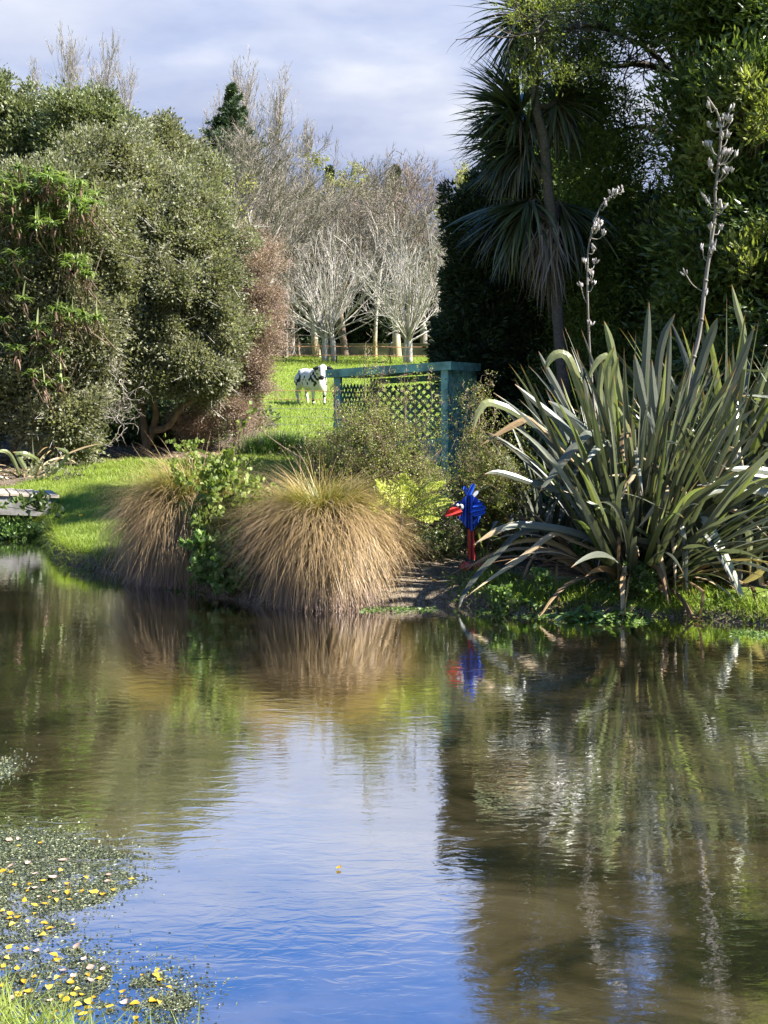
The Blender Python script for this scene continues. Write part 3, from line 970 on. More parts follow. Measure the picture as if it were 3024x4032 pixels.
BT(1178, 62, 1040, 309, 'thin straight bare tree with dark stem at the field edge', B_brown, B_twig, r=.09, crown_w=.35, trunk_frac=.45, n=(7, 6, 5, 3))
BT(1755, 66, 800, 310, 'dark-stemmed bare tree partly behind the cypress', B_dark, B_reddish, r=.24, crown_w=.5, n=(10, 7, 6, 4))
BT(1700, 61, 980, 311, 'short bare tree with grey stem near the cypress', B_grey, B_twig, r=.2, crown_w=.5, n=(8, 7, 6, 4))
BT(1440, 76, 720, 312, 'hazy brown bare tree at the back of the wood', B_brown, B_reddish, r=.2, crown_w=.5, n=(11, 8, 6, 4))
BT(1500, 78, 690, 314, 'fine-twigged bare tree rising between spruce tip and blunt conifer', B_grey, B_twig, r=.2, crown_w=.55, n=(12, 9, 7, 4))
BT(1620, 80, 640, 315, 'tall reddish bare tree beside the blunt conifer', B_grey, B_reddish, r=.2, crown_w=.5, n=(12, 9, 7, 4))
BT(1330, 80, 700, 316, 'brown bare tree below the small spruce tip', B_brown, B_twig, r=.2, crown_w=.55, n=(12, 9, 7, 4))
BT(1730, 78, 720, 317, 'reddish bare tree touching the outline of the dark cypress', B_grey, B_reddish, r=.2, crown_w=.5, n=(11, 8, 7, 4))
BT(1230, 74, 600, 318, 'grey bare tree with a domed crown at the back of the wood', B_grey, B_twig, r=.2, crown_w=.6, n=(12, 9, 7, 4))
BT(1060, 72, 560, 313, 'grey bare tree at the back, right behind the purple shrub', B_grey, B_twig, r=.2, crown_w=.5, n=(11, 8, 6, 4))


# two white-twigged vase-shaped trees at the edge of the field
def vase_tree(px, d, tp, seed, label, w, stems):
    rng = rg(seed)
    base = foot(px, d)
    h = top_h(px, tp, d)
    o = thing('pale_bare_tree', label, 'tree', base, 'two vase-shaped white bare trees')
    g = Geo()
    for dx, r in stems:
        polytube(g, smooth_path([base + [dx, .05, 0], base + [dx * .9, 0, h * .13], base + [dx * .6, 0, h * .27]], 7), np.linspace(r * 1.25, r, 7), 9, v=.5)
    part(g, 'trunk', B_pale, o, smooth=True)
    n0 = 46
    az = rng.uniform(0, 6.283, n0)
    el = rad(rng.uniform(14, 84, n0))
    st = base + np.stack([np.cos(az) * .1 + rng.choice([s[0] for s in stems], n0) * .6, np.sin(az) * .1, h * rng.uniform(.19, .29, n0)], 1)
    dr = np.stack([np.cos(az) * np.cos(el), np.sin(az) * np.cos(el), np.sin(el)], 1)
    ln = h * (w * np.cos(el) + .72 * np.sin(el)) * rng.uniform(.8, 1.08, n0)
    sp = [dict(k=7, wander=.045, up=.045, n=7, tmin=.2, ang=27, angv=8, lr=.42, rr=.55, fall=.45, rmin=.013, taper=.75),
          dict(k=4, wander=.09, up=.04, n=4, tmin=.2, ang=26, lr=.45, rr=.7, rmin=.012),
          dict(k=3, wander=.08, up=.05)]
    lv, pts, _ = grow(rng, st, dr, ln, np.full(n0, .036), sp)
    g = Geo()
    put_branches(g, lv, (5, 4, 3), rng=rng)
    part(g, 'crown', B_pale, o)
    return o


vase_tree(1282, 57, 985, 331, 'broad white-twigged bare tree with a double trunk behind the cow', .62, [(-.02, .15), (.42, .13)])
vase_tree(1612, 56, 990, 332, 'white-twigged bare tree whose crown touches the dark cypress', .44, [(.0, .13), (-.2, .10)])

# low boundary wall under the far trees
g = Geo()
pa, pb = np.array([-9.5, 68, gz(-9.5, 68)]), np.array([6.5, 65, gz(6.5, 65)])
beam(g, pa + [0, 0, .35], pb + [0, 0, .35], .7, .18, up=(0, 1, 0))
beam(g, pa + [0, 0, .74], pb + [0, 0, .74], .07, .26, up=(0, 1, 0))
o = g.build('boundary_wall', plain_mat('pale_weathered_wall', (.19, .165, .12), .9, noise=.3, scale=1.2))
tag(o, 'low pale wall running under the far trees at the field edge', 'wall')

# hedge line far behind everything
g = Geo()
rng = rg(340)
lob = [(x, 118 + rng.uniform(-3, 3), 5.2 + rng.uniform(0, 2), 6, 4, rng.uniform(5, 8)) for x in np.linspace(-75, 75, 26)]
C, U = lobe_clumps(rng, lob, 2600)
clump_leaves(rng, g, C, U, 26, 1.2, .6, .4)
o = g.build('distant_woodland', M_dkleaf)
o['kind'] = 'stuff'

# fences
rng = rg(350)
M_wire = plain_mat('rusty_wire', (.30, .15, .08), .6)
M_post = plain_mat('dark_steel_post', (.025, .022, .02), .7)
M_wirg = plain_mat('dull_wire', (.16, .16, .15), .5)
o = thing('field_fence', 'rusty wire fence on thin dark posts along the far field edge', 'fence', (-5.5, 57, gz(-5.5, 57)))
xs = np.linspace(-7.5, 5.5, 6)
for x in xs:
    z = gz(x, 56 + (x + 7.5) * -.12)
    y = 56 - (x + 7.5) * .12
    g = Geo()
    polytube(g, [[x, y, z - .2], [x, y, z + 1.0]], .035, 6, v=.5)
    part(g, 'fence_post', M_post, o)
for hgt_ in (.42, .85):
    g = Geo()
    pts = [[x, 56 - (x + 7.5) * .12 - .03, gz(x, 56 - (x + 7.5) * .12) + hgt_] for x in np.linspace(-7.5, 5.5, 30)]
    polytube(g, pts, .016, 4, v=.5)
    part(g, 'wire', M_wire, o)

o = thing('netting_fence', 'thin wire netting fence crossing the grass in front of the cow', 'fence', (-3.2, 27, gz(-3.2, 27)))
for x in (-3.3, -.15, 2.6):
    g = Geo()
    polytube(g, [[x, 27, gz(x, 27) - .2], [x, 27, gz(x, 27) + 1.15]], .035, 6, v=.5)
    part(g, 'fence_post', B_dark, o)
for k_, hgt_ in enumerate((.12, .30, .48, .68, .9, 1.1)):
    g = Geo()
    polytube(g, [[x, 27, gz(x, 27) + hgt_] for x in np.linspace(-3.3, 2.6, 14)], .0045 if k_ < 4 else .006, 4, v=.5)
    part(g, 'wire', M_wire if k_ >= 4 else M_wirg, o)
g = Geo()
xx = np.linspace(-3.25, 2.55, 40)
zz = terrain_z(xx, np.full(40, 27.0))
tubes(g, np.stack([xx, np.full(40, 27.004), zz + .12], 1), np.stack([xx, np.full(40, 27.004), zz + .68], 1), .003, .003, 3)
part(g, 'netting', M_wirg, o)


# ------------------------------------------------------------------ shrubs and trees on the left
def LB(px, py, d, rx, rz, ry):
    c = P(px, py, d)
    return [c[0], c[1], c[2], rx / F * d, ry, rz / F * d]


def shrub(name, label, cat, base, lobes, mat, seed, n, per, cr, ll, lw, bark, trunks=None, twig_mat=None, twig_n=0, front=.35, rmin=.72, group=None, out=.7, up=.15,
          limb_r=.03, flat=.8, twig_r=.008, twig_l=.5, part_name='crown', lower=None, bumpy=14, rough=1.0, sprig=.42):
    rng = rg(seed)
    base = np.asarray(base, float)
    o = thing(name, label, cat, base, group)
    lobes = np.asarray(lobes, float)
    if bumpy:
        big = lobes.copy()
        big[:, 3:] *= .84
        sm = []
        for l in lobes:
            for _ in range(bumpy):
                u_ = nrm(rng.normal(size=3) + [0, -.35, .1])
                k_ = rng.uniform(.14, .34)
                sm.append(np.concatenate([l[:3] + u_ * l[3:] * rng.uniform(.70, 1.08), np.maximum(l[3:] * k_, .18)]))
        C, U = lobe_clumps(rng, np.concatenate([big, np.array(sm)]), int(n * 1.12), rmin=rmin - .2, rmax=1.12, front=front, inside=.72)
        C = C + U * (.30 * rough * vnoise(C, 1.9, seed))[:, None] + U * (.16 * rough * vnoise(C, 4.7, seed + 1))[:, None]
        kp = vnoise(C, 3.4, seed + 2) > -.47
        C, U = C[kp], U[kp]
        # loose sprigs standing out of the outline
        i_ = rng.choice(len(C), len(C) // 9, replace=False)
        st_ = rng.uniform(.4, 1.0, (len(i_), 1)) * sprig
        dr_ = nrm(U[i_] + [0, 0, .45] + rng.normal(size=(len(i_), 3)) * .3)
        C = np.concatenate([C] + [C[i_] + dr_ * st_ * k_ for k_ in (.5, .8, 1.1)])
        U = np.concatenate([U] + [dr_] * 3)
    else:
        C, U = lobe_clumps(rng, lobes, n, rmin=rmin, front=front)
    g = Geo()
    if trunks is None:
        trunks = [[base, base + [0, 0, .8]]]
    tops = []
    for tr in trunks:
        r = tr[-1] if np.isscalar(tr[-1]) else .07
        pts = smooth_path(np.array(tr[:-1] if np.isscalar(tr[-1]) else tr), 10)
        polytube(g, pts, np.linspace(r * 1.2, r * .6, len(pts)), 9, v=.5)
        tops.append(pts[-1])
    tops = np.array(tops)
    lobes = np.asarray(lobes)
    lc = lobes[:, :3]
    near = tops[np.argmin(((lc[:, None] - tops[None]) ** 2).sum(-1), 1)]
    limbs_to(rng, g, near, lc, limb_r, sag=.2, n=5)
    part(g, 'trunk', bark, o, smooth=True)
    g = Geo()
    clump_leaves(rng, g, C, U, per, cr, ll, lw, out=out, up=up, flat=flat)
    idx = rng.choice(len(C), min(len(C), max(twig_n, 1)), replace=False)
    own = lc[np.argmin(((C[idx][:, None] - lc[None]) ** 2).sum(-1), 1)]
    limbs_to(rng, g, own * .35 + C[idx] * .65, C[idx] + U[idx] * twig_l * .25, twig_r, mat=1, n=3)
    tip = C[idx] + U[idx] * cr * .3
    for _ in range(3):      # bare twig tips among the leaves
        dr = nrm(U[idx] + rng.normal(size=U[idx].shape) * .8)
        tubes(g, tip, tip + dr * rng.uniform(.3, 1, (len(idx), 1)) * twig_l, twig_r * .7, twig_r * .35, 3, 1, v=rng.uniform(0, 1, len(idx)))
    part(g, part_name, [mat, twig_mat or bark], o)
    return o


# dark backing bush, added to blacken the gap under the canopies
shrub('backing_shrub', 'dark understorey bush in the deep shade behind the forked trunk', 'bush', foot(560, 29), [LB(300, 1640, 29, 330, 200, 1.2), LB(640, 1640, 29, 240, 190, 1.0), LB(60, 1600, 29, 300, 260, 1.2), LB(860, 1640, 29, 200, 190, 1), LB(480, 1730, 26.5, 150, 80, .6), LB(720, 1720, 25.6, 130, 90, .7), LB(300, 1730, 26, 160, 80, .6)],
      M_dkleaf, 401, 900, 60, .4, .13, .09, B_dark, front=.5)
# back row
shrub('evergreen_shrub', 'dark green rounded evergreen at the top corner, highest of the shrubs', 'shrub', foot(60, 27),
      [LB(60, 600, 27, 150, 190, 1.2), LB(180, 520, 27, 80, 120, .8), LB(-120, 640, 27, 200, 260, 1.5), LB(90, 900, 27, 260, 350, 1.5), LB(30, 480, 27, 80, 90, .7)],
      M_olived, 402, 3200, 56, .21, .085, .045, B_dark, twig_n=500, twig_l=.35)
shrub('evergreen_shrub', 'dark green evergreen with a ragged top, behind the strap-leaved plant', 'shrub', foot(350, 26.5),
      [LB(370, 540, 26.5, 110, 150, 1.0), LB(300, 620, 26.5, 120, 170, 1.0), LB(440, 640, 26.5, 110, 150, 1.0), LB(380, 800, 26.5, 220, 300, 1.4)],
      M_olived, 403, 2700, 56, .21, .085, .045, B_dark, twig_n=400, twig_l=.35)
shrub('evergreen_shrub', 'olive evergreen sloping down towards the bare trees', 'shrub', foot(620, 26),
      [LB(560, 680, 26, 130, 150, 1.0), LB(680, 760, 26, 130, 160, 1.0), LB(760, 880, 26, 130, 190, 1.0), LB(620, 900, 26, 220, 250, 1.3), LB(660, 600, 26, 60, 70, .6)],
      M_olive, 404, 2700, 56, .20, .08, .042, B_dark, twig_n=500, twig_l=.4, twig_mat=B_whitetwig)
# the large grey-green tree with the forked trunk
t0 = foot(570, 23.5)
shrub('olearia_tree', 'large grey-green small-leaved tree on a forked brown trunk by the lawn', 'tree', t0,
      [LB(640, 920, 23.5, 250, 260, 1.5), LB(800, 1080, 23.5, 150, 230, 1.3), LB(520, 1180, 23.0, 240, 270, 1.5), LB(720, 1300, 23.2, 190, 230, 1.4),
       LB(480, 1380, 22.6, 160, 150, 1.1), LB(640, 1410, 22.9, 160, 110, 1.1), LB(850, 1250, 23.8, 110, 200, 1.0), LB(800, 1450, 23.6, 140, 130, 1.1), LB(400, 1050, 22.4, 160, 260, 1.2), LB(360, 780, 22.6, 130, 150, 1.0), LB(480, 700, 23.4, 120, 140, 1.0)],
      M_olive, 405, 6000, 66, .19, .066, .042, B_brown,
      trunks=[[t0, t0 + [.02, 0, .35], t0 + [-.10, .05, 1.0], P(525, 1560, 23.5), P(510, 1420, 23.4)], [t0 + [.05, 0, .2], t0 + [.22, .05, .8], P(605, 1560, 23.4), P(640, 1440, 23.4)],
              [t0 + [0, .1, .3], P(560, 1620, 23.6), P(560, 1480, 23.6)], [t0 + [.1, 0, .5], P(660, 1680, 23.5), P(720, 1600, 23.3), P(800, 1560, 23.3)]],
      twig_mat=B_whitetwig, twig_n=800, twig_l=.5, front=.3, limb_r=.035, twig_r=.007)
# leaning grey trunk and its low crown
t1 = foot(305, 23.2)
shrub('olearia_tree', 'lower grey-green tree on a leaning trunk, pale leaves hanging to the ground', 'tree', t1,
      [LB(250, 1330, 21.8, 210, 180, 1.2), LB(120, 1480, 21.4, 170, 170, 1.1), LB(330, 1440, 21.8, 130, 110, .9), LB(40, 1280, 21.6, 180, 180, 1.2), LB(240, 1690, 21.3, 75, 70, .5), LB(300, 1600, 21.6, 60, 90, .5),
       LB(-150, 1450, 21.6, 200, 300, 1.4), LB(390, 1290, 22.2, 140, 200, 1.0)],
      M_olive, 406, 4200, 62, .18, .066, .046, B_brown,
      trunks=[[t1, P(330, 1640, 22.8), P(385, 1540, 22.6), P(430, 1440, 22.6), .075], [foot(60, 21.8), P(50, 1600, 21.8), P(70, 1450, 21.7), .04], [foot(160, 22), P(150, 1600, 22), P(120, 1480, 21.8), .035]],
      twig_mat=B_whitetwig, twig_n=800, twig_l=.55, front=.3, twig_r=.007)

# pale bare branches hanging out of the lower tree
rng = rg(4061)
low = bpy.data.objects['olearia_tree.001']
g = Geo()
for _ in range(46):
    px, py = rng.uniform(-60, 300), rng.uniform(1380, 1620)
    a = P(px, py, 21.3 + rng.uniform(0, .5))
    L_ = rng.uniform(.5, 1.3)
    s_ = rng.choice([-1, 1])
    pts = smooth_path([a, a + [s_ * L_ * .35, -.25, -.05 + rng.normal() * .1], a + [s_ * L_ * .8, -.45, rng.normal() * .18 - .05], a + [s_ * L_ * 1.05, -.5, rng.normal() * .25 + .1]], 10)
    polytube(g, pts, np.linspace(.014, .005, 10) * rng.uniform(.6, 1.1), 5, v=rng.uniform())
    lv, _, _ = grow(rng, pts[4:], nrm(rng.normal(size=(6, 3)) + [s_ * .6, -.4, 0]), np.full(6, .28), np.full(6, .006), [dict(k=4, wander=.2, n=3, ang=45, lr=.5), dict(k=3, wander=.2)])
    put_branches(g, lv, (4, 3), rng=rng)
C = P(445, 1570, 21.6) + rng.normal(size=(40, 3)) * [.28, .2, .3]
lv, _, _ = grow(rng, C, rng.normal(size=(40, 3)) + [0, 0, -.3], np.full(40, .5), np.full(40, .008), [dict(k=5, wander=.35, n=5, ang=60, lr=.6), dict(k=5, wander=.4)])
put_branches(g, lv, (4, 3), rng=rng)
part(g, 'bare_branches', B_grey, low)

# strap-leaved rosette shrub with upright pale spikes and hanging rusty leaves
rng = rg(407)
base = foot(120, 21.0)
o = thing('strap_leaved_shrub', 'bright green strap-leaved rosettes with pale upright spikes and rusty hanging leaves', 'shrub', base)
R = []
for (x0, y0, x1, y1, n_) in [(-60, 660, 200, 760, 17), (100, 690, 330, 760, 14), (200, 740, 395, 850, 15), (-40, 760, 300, 900, 20), (60, 880, 330, 1040, 12), (230, 1010, 350, 1090, 9), (-60, 980, 120, 1200, 10),
                          (180, 1200, 390, 1270, 12), (-40, 1250, 160, 1400, 7), (100, 1330, 250, 1530, 6)]:
    px, py = rng.uniform(x0, x1, n_), rng.uniform(y0, y1, n_)
    R += [P(a, b_, 20.2 + .25 * rng.normal() - (b_ - 660) * .0006) for a, b_ in zip(px, py)]
R = np.array(R)
g, gs, gd, gst = Geo(), Geo(), Geo(), Geo()
for c in R:
    k = rng.integers(16, 26)
    az = rng.uniform(0, 6.283, k)
    blades(g, np.tile(c, (k, 1)) + rng.normal(size=(k, 3)) * .015, az, rad(rng.uniform(25, 75, k)), rad(rng.uniform(70, 140, k)), rng.uniform(.16, .30, k), .035, 5, v=rng.uniform(0, 1, k), fold=.3)
    if rng.uniform() < .42:
        blades(g, c[None] + [0, 0, .0], [rng.uniform(0, 6.28)], rad(88), rad(rng.uniform(0, 25)), rng.uniform(.2, .42), .05, 5, v=rng.uniform(0, 1), mat=1, fold=.5, prof=lambda t: np.sqrt(np.clip(1 - t, 0, 1)))
    k = rng.integers(3, 8)
    az = rng.uniform(0, 6.283, k)
    blades(gd, np.tile(c - [0, 0, .08], (k, 1)) + rng.normal(size=(k, 3)) * [.03, .03, .06], az, rad(rng.uniform(-50, 10, k)), rad(rng.uniform(30, 70, k)), rng.uniform(.14, .30, k), .025, 4, v=rng.uniform(0, 1, k))
    polytube(gst, [c, c - [0, -.1, .2], c + [rng.normal() * .15, .6, -.5]], .014, 5, v=.5)
limbs_to(rng, gst, base + [0, .1, 0.2], R[::3] + [0, .5, -.7], .03, sag=.1, n=5)
part(gst, 'stem', B_brown, o)
lobs = [LB(100, 800, 21.0, 230, 130, .6), LB(250, 900, 21.0, 160, 150, .6), LB(60, 1000, 21.0, 200, 200, .7), LB(270, 1100, 21.1, 140, 170, .6), LB(90, 1250, 20.9, 200, 170, .7), LB(280, 1270, 21, 130, 110, .5)]
gb = Geo()
Cb, Ub = lobe_clumps(rng, lobs, 1500, rmin=.5, rmax=1.15, front=.4)
Cb = Cb + Ub * (.35 * vnoise(Cb, 2.1, 3))[:, None]
kp = vnoise(Cb, 3.4, 9) > -.4
clump_leaves(rng, gb, Cb[kp], Ub[kp], 56, .19, .07, .036)
part(gb, 'crown', M_olive, o)
part(g, 'leaf_rosettes', [M_rosette, M_bud], o)
part(gd, 'dead_leaves', M_rust, o)

# purple-brown shrub
shrub('purple_brown_shrub', 'tall purple-brown twiggy shrub between the grey-green tree and the field', 'shrub', foot(930, 24.5),
      [LB(930, 990, 24.6, 65, 60, .4), LB(1000, 1075, 24.6, 80, 85, .5), LB(930, 1130, 24.6, 90, 90, .5), LB(1040, 1200, 24.5, 70, 70, .5), LB(960, 1240, 24.5, 100, 90, .6), LB(1050, 1290, 24.5, 80, 80, .5), LB(985, 1370, 24.4, 95, 90, .6),
       LB(920, 1460, 24.4, 110, 110, .6), LB(1010, 1480, 24.4, 45, 80, .4), LB(870, 1600, 24.4, 110, 120, .6), LB(960, 1630, 24.3, 70, 110, .5), LB(800, 1660, 24.4, 100, 110, .6)],
      M_purple, 408, 2100, 44, .17, .04, .015, B_brown, twig_mat=B_reddish, twig_n=1500, twig_l=.3, twig_r=.0035, rmin=.5, front=.6)

# dark grass tuft in the shade at the field edge
rng = rg(409)
o = None
for px, d, lb in [(1045, 23.5, 'dark clump of tall grass in shade below the purple-brown shrub'), (1130, 23.8, 'dark clump of tall grass at the sunny edge of the field')]:
    c = foot(px, d)
    g = Geo()
    k = 1500
    bb = c + rng.normal(size=(k, 3)) * [.22, .18, 0]
    blades(g, bb, rng.uniform(0, 6.28, k), rad(rng.uniform(60, 90, k)), rad(rng.uniform(10, 90, k)), rng.uniform(.25, .62, k), .012, 5, v=rng.uniform(0, 1, k))
    tag(g.build('grass_clump', M_dgrass, loc=c), lb, 'grass clump', 'dark grass clumps at the field edge')


# ------------------------------------------------------------------ flax builder
def flax_profile(t):
    return np.minimum(1, .55 + t * 1.6) * np.clip((1 - t) * 3.2, 0, 1) ** .75


def flax(name, label, base, n, spread, lmin, lmax, seed, width=.085, el=(48, 88), bendr=(8, 55), ndead=20, group=None, azc=None, extra=None, young=.15, kinks=.16, cull=None):
    rng = rg(seed)
    base = np.asarray(base, float)
    o = thing(name, label, 'flax', base, group)
    g = Geo()
    az = rng.uniform(0, 6.283, n) if azc is None else rng.choice(azc, n) + rng.normal(size=n) * .5
    q_ = rng.uniform(0, 1, n) ** .8
    elev = rad(el[0] + (el[1] - el[0]) * q_)
    b = base + np.stack([np.cos(az), np.sin(az), np.zeros(n)], 1) * (spread * (1.05 - q_ * .8))[:, None] + rng.normal(size=(n, 3)) * [.06, .06, 0]
    b[:, 2] = base[2] - .02
    ln = rng.uniform(lmin, lmax, n) * (.82 + .18 * q_)
    bd = rad(rng.uniform(bendr[0], bendr[1], n)) * (1.15 - .6 * q_)
    kt = rng.uniform(.55, .85, n)
    ka = np.where(rng.uniform(0, 1, n) < kinks, rad(rng.uniform(50, 130, n)), 0)
    yg = rng.uniform(0, 1, n) < young
    for msk, mt in ((~yg, 0), (yg, 1)):
        m_ = int(msk.sum())
        if m_:
            blades(g, b[msk], az[msk], elev[msk], bd[msk], ln[msk], width * rng.uniform(.75, 1.15, m_), 16, power=1.7, v=rng.uniform(0, 1, m_), mat=mt, prof=flax_profile,
                   twist=rng.normal(size=m_) * .9, fold=.28, curl=rng.normal(size=m_) * .18, kink=(kt[msk], ka[msk]), zmin=.02, cull=cull)
    if extra is not None:
        extra(g)
    part(g, 'leaves', [M_flax, M_flax_y, M_flax_p], o)
    g = Geo()
    k = ndead
    az = rng.uniform(0, 6.283, k)
    bb = base + np.stack([np.cos(az), np.sin(az), np.zeros(k)], 1) * spread
    blades(g, bb, az, rad(rng.uniform(15, 70, k)), rad(rng.uniform(40, 130, k)), rng.uniform(.7, 1.6, k), rng.uniform(.02, .06, k), 12, v=rng.uniform(0, 1, k), prof=flax_profile, twist=rng.normal(size=k) * 1.2, fold=.4, zmin=.03,
           kink=(rng.uniform(.3, .7, k), np.where(rng.uniform(0, 1, k) < .5, rad(rng.uniform(40, 110, k)), 0)))
    return o, g


# small flax by the boardwalk
rng = rg(410)
b0 = foot(105, 19.3)
def ex_small(g):
    for pts, wd in [([(100, 1930, 19.2), (150, 1830, 19.1), (110, 1790, 18.9), (50, 1780, 18.8)], .1), ([(110, 1930, 19.2), (190, 1880, 19.0), (265, 1790, 18.9), (215, 1760, 18.9)], .09),
                    ([(95, 1930, 19.2), (60, 1900, 19), (-20, 1870, 18.8)], .06),
                    ([(100, 1930, 19.2), (40, 1790, 19.2), (-20, 1775, 19)], .08), ([(60, 1780, 18.9), (85, 1820, 18.8), (103, 1850, 18.75)], .1)]:
        strap(g, [P(*p) for p in pts], wd * .8, v=.5, mat=1)
o, g = flax('flax_plant', 'small flax with arching pale leaves beside the boardwalk end', b0, 9, .12, .5, .9, 411, .055, ndead=10, el=(30, 85), extra=ex_small)
part(g, 'dead_leaves', M_dead, o)

# boardwalk
o = thing('boardwalk', 'grey weathered boardwalk end on a deep side beam, just over the bank', 'boardwalk', P(60, 1960, 15.4))
M_plank = plain_mat('weathered_plank', (.33, .28, .22), .9, noise=.35, scale=6)
M_beam = plain_mat('weathered_beam', (.20, .19, .18), .9, noise=.25, scale=5)
e0, e1 = P(-420, 1928, 15.0), P(235, 1957, 15.8)
dirb = nrm(e1 - e0)
perp = nrm(np.cross([0, 0, 1.0], dirb))
g = Geo()
Lb = np.linalg.norm(e1 - e0)
k = int(Lb / .125)
for i in range(k):
    s_ = (i + .5) / k
    c = e0 + dirb * Lb * s_ + perp * .45
    box(g, c + [0, 0, rng.normal() * .003], (.113, .95 + rng.normal() * .01, .035), 0, np.array([dirb, perp, np.cross(dirb, perp)]), v=rng.uniform())
part(g, 'deck_boards', M_plank, o)
for off in (.03, .85):
    g = Geo()
    beam(g, e0 + perp * off - [0, 0, .15], e1 + perp * off - dirb * .12 - [0, 0, .15], .05, .25, up=(0, 0, 1))
    part(g, 'side_beam', M_beam, o)
# leafy weed at the end of the boardwalk
g = Geo()
rng = rg(412)
C = P(165, 1980, 15.3) + rng.normal(size=(16, 3)) * [.16, .08, .06]
clump_leaves(rng, g, C, np.tile([0, -.6, .6], (16, 1)), 7, .08, .09, .08)
tubes(g, np.tile(P(165, 2015, 15.35), (16, 1)), C, .006, .004, 4, 0)
tag(g.build('leafy_weed', M_dkleaf), 'round-leaved dark weed growing over the boardwalk corner', 'weed')
# low leafy seedlings on the mulch
for px, py, d, lb in [(190, 1880, 18.6, 'small leafy seedling between the flax and the mulch bank'), (280, 1890, 18.8, 'small leafy seedling where the mulch meets the lawn')]:
    g = Geo()
    c = P(px, py, d)
    C = c + rng.normal(size=(26, 3)) * [.16, .12, .13]
    clump_leaves(rng, g, C, np.tile([0, -.5, .8], (26, 1)), 9, .07, .055, .04)
    tubes(g, np.tile([c[0], c[1], gz(c[0], c[1])], (26, 1)), C, .005, .003, 3)
    tag(g.build('seedling', M_olive), lb, 'seedling', 'leafy seedlings by the small flax')
# dandelion on the lawn
c = W0(315, 2092)
c = P(315, 2066, 14.6)
c[2] = gz(c[0], c[1])
o = thing('dandelion', 'single yellow dandelion on the sunlit lawn', 'flower', c)
g = Geo()
polytube(g, [c, c + [.005, 0, .06], c + [.01, 0, .105]], .003, 5, v=.5)
part(g, 'stem', M_weed, o)
g = Geo()
k = 40
leaves(g, np.tile(c + [.01, 0, .105], (k, 1)), unit(rng, k) * [1, 1, .35] + [0, 0, .35], rng, .027, .008, rng.uniform(0, 1, k))
part(g, 'petals', plain_mat('dandelion_yellow', (.75, .48, .02), .6), o)

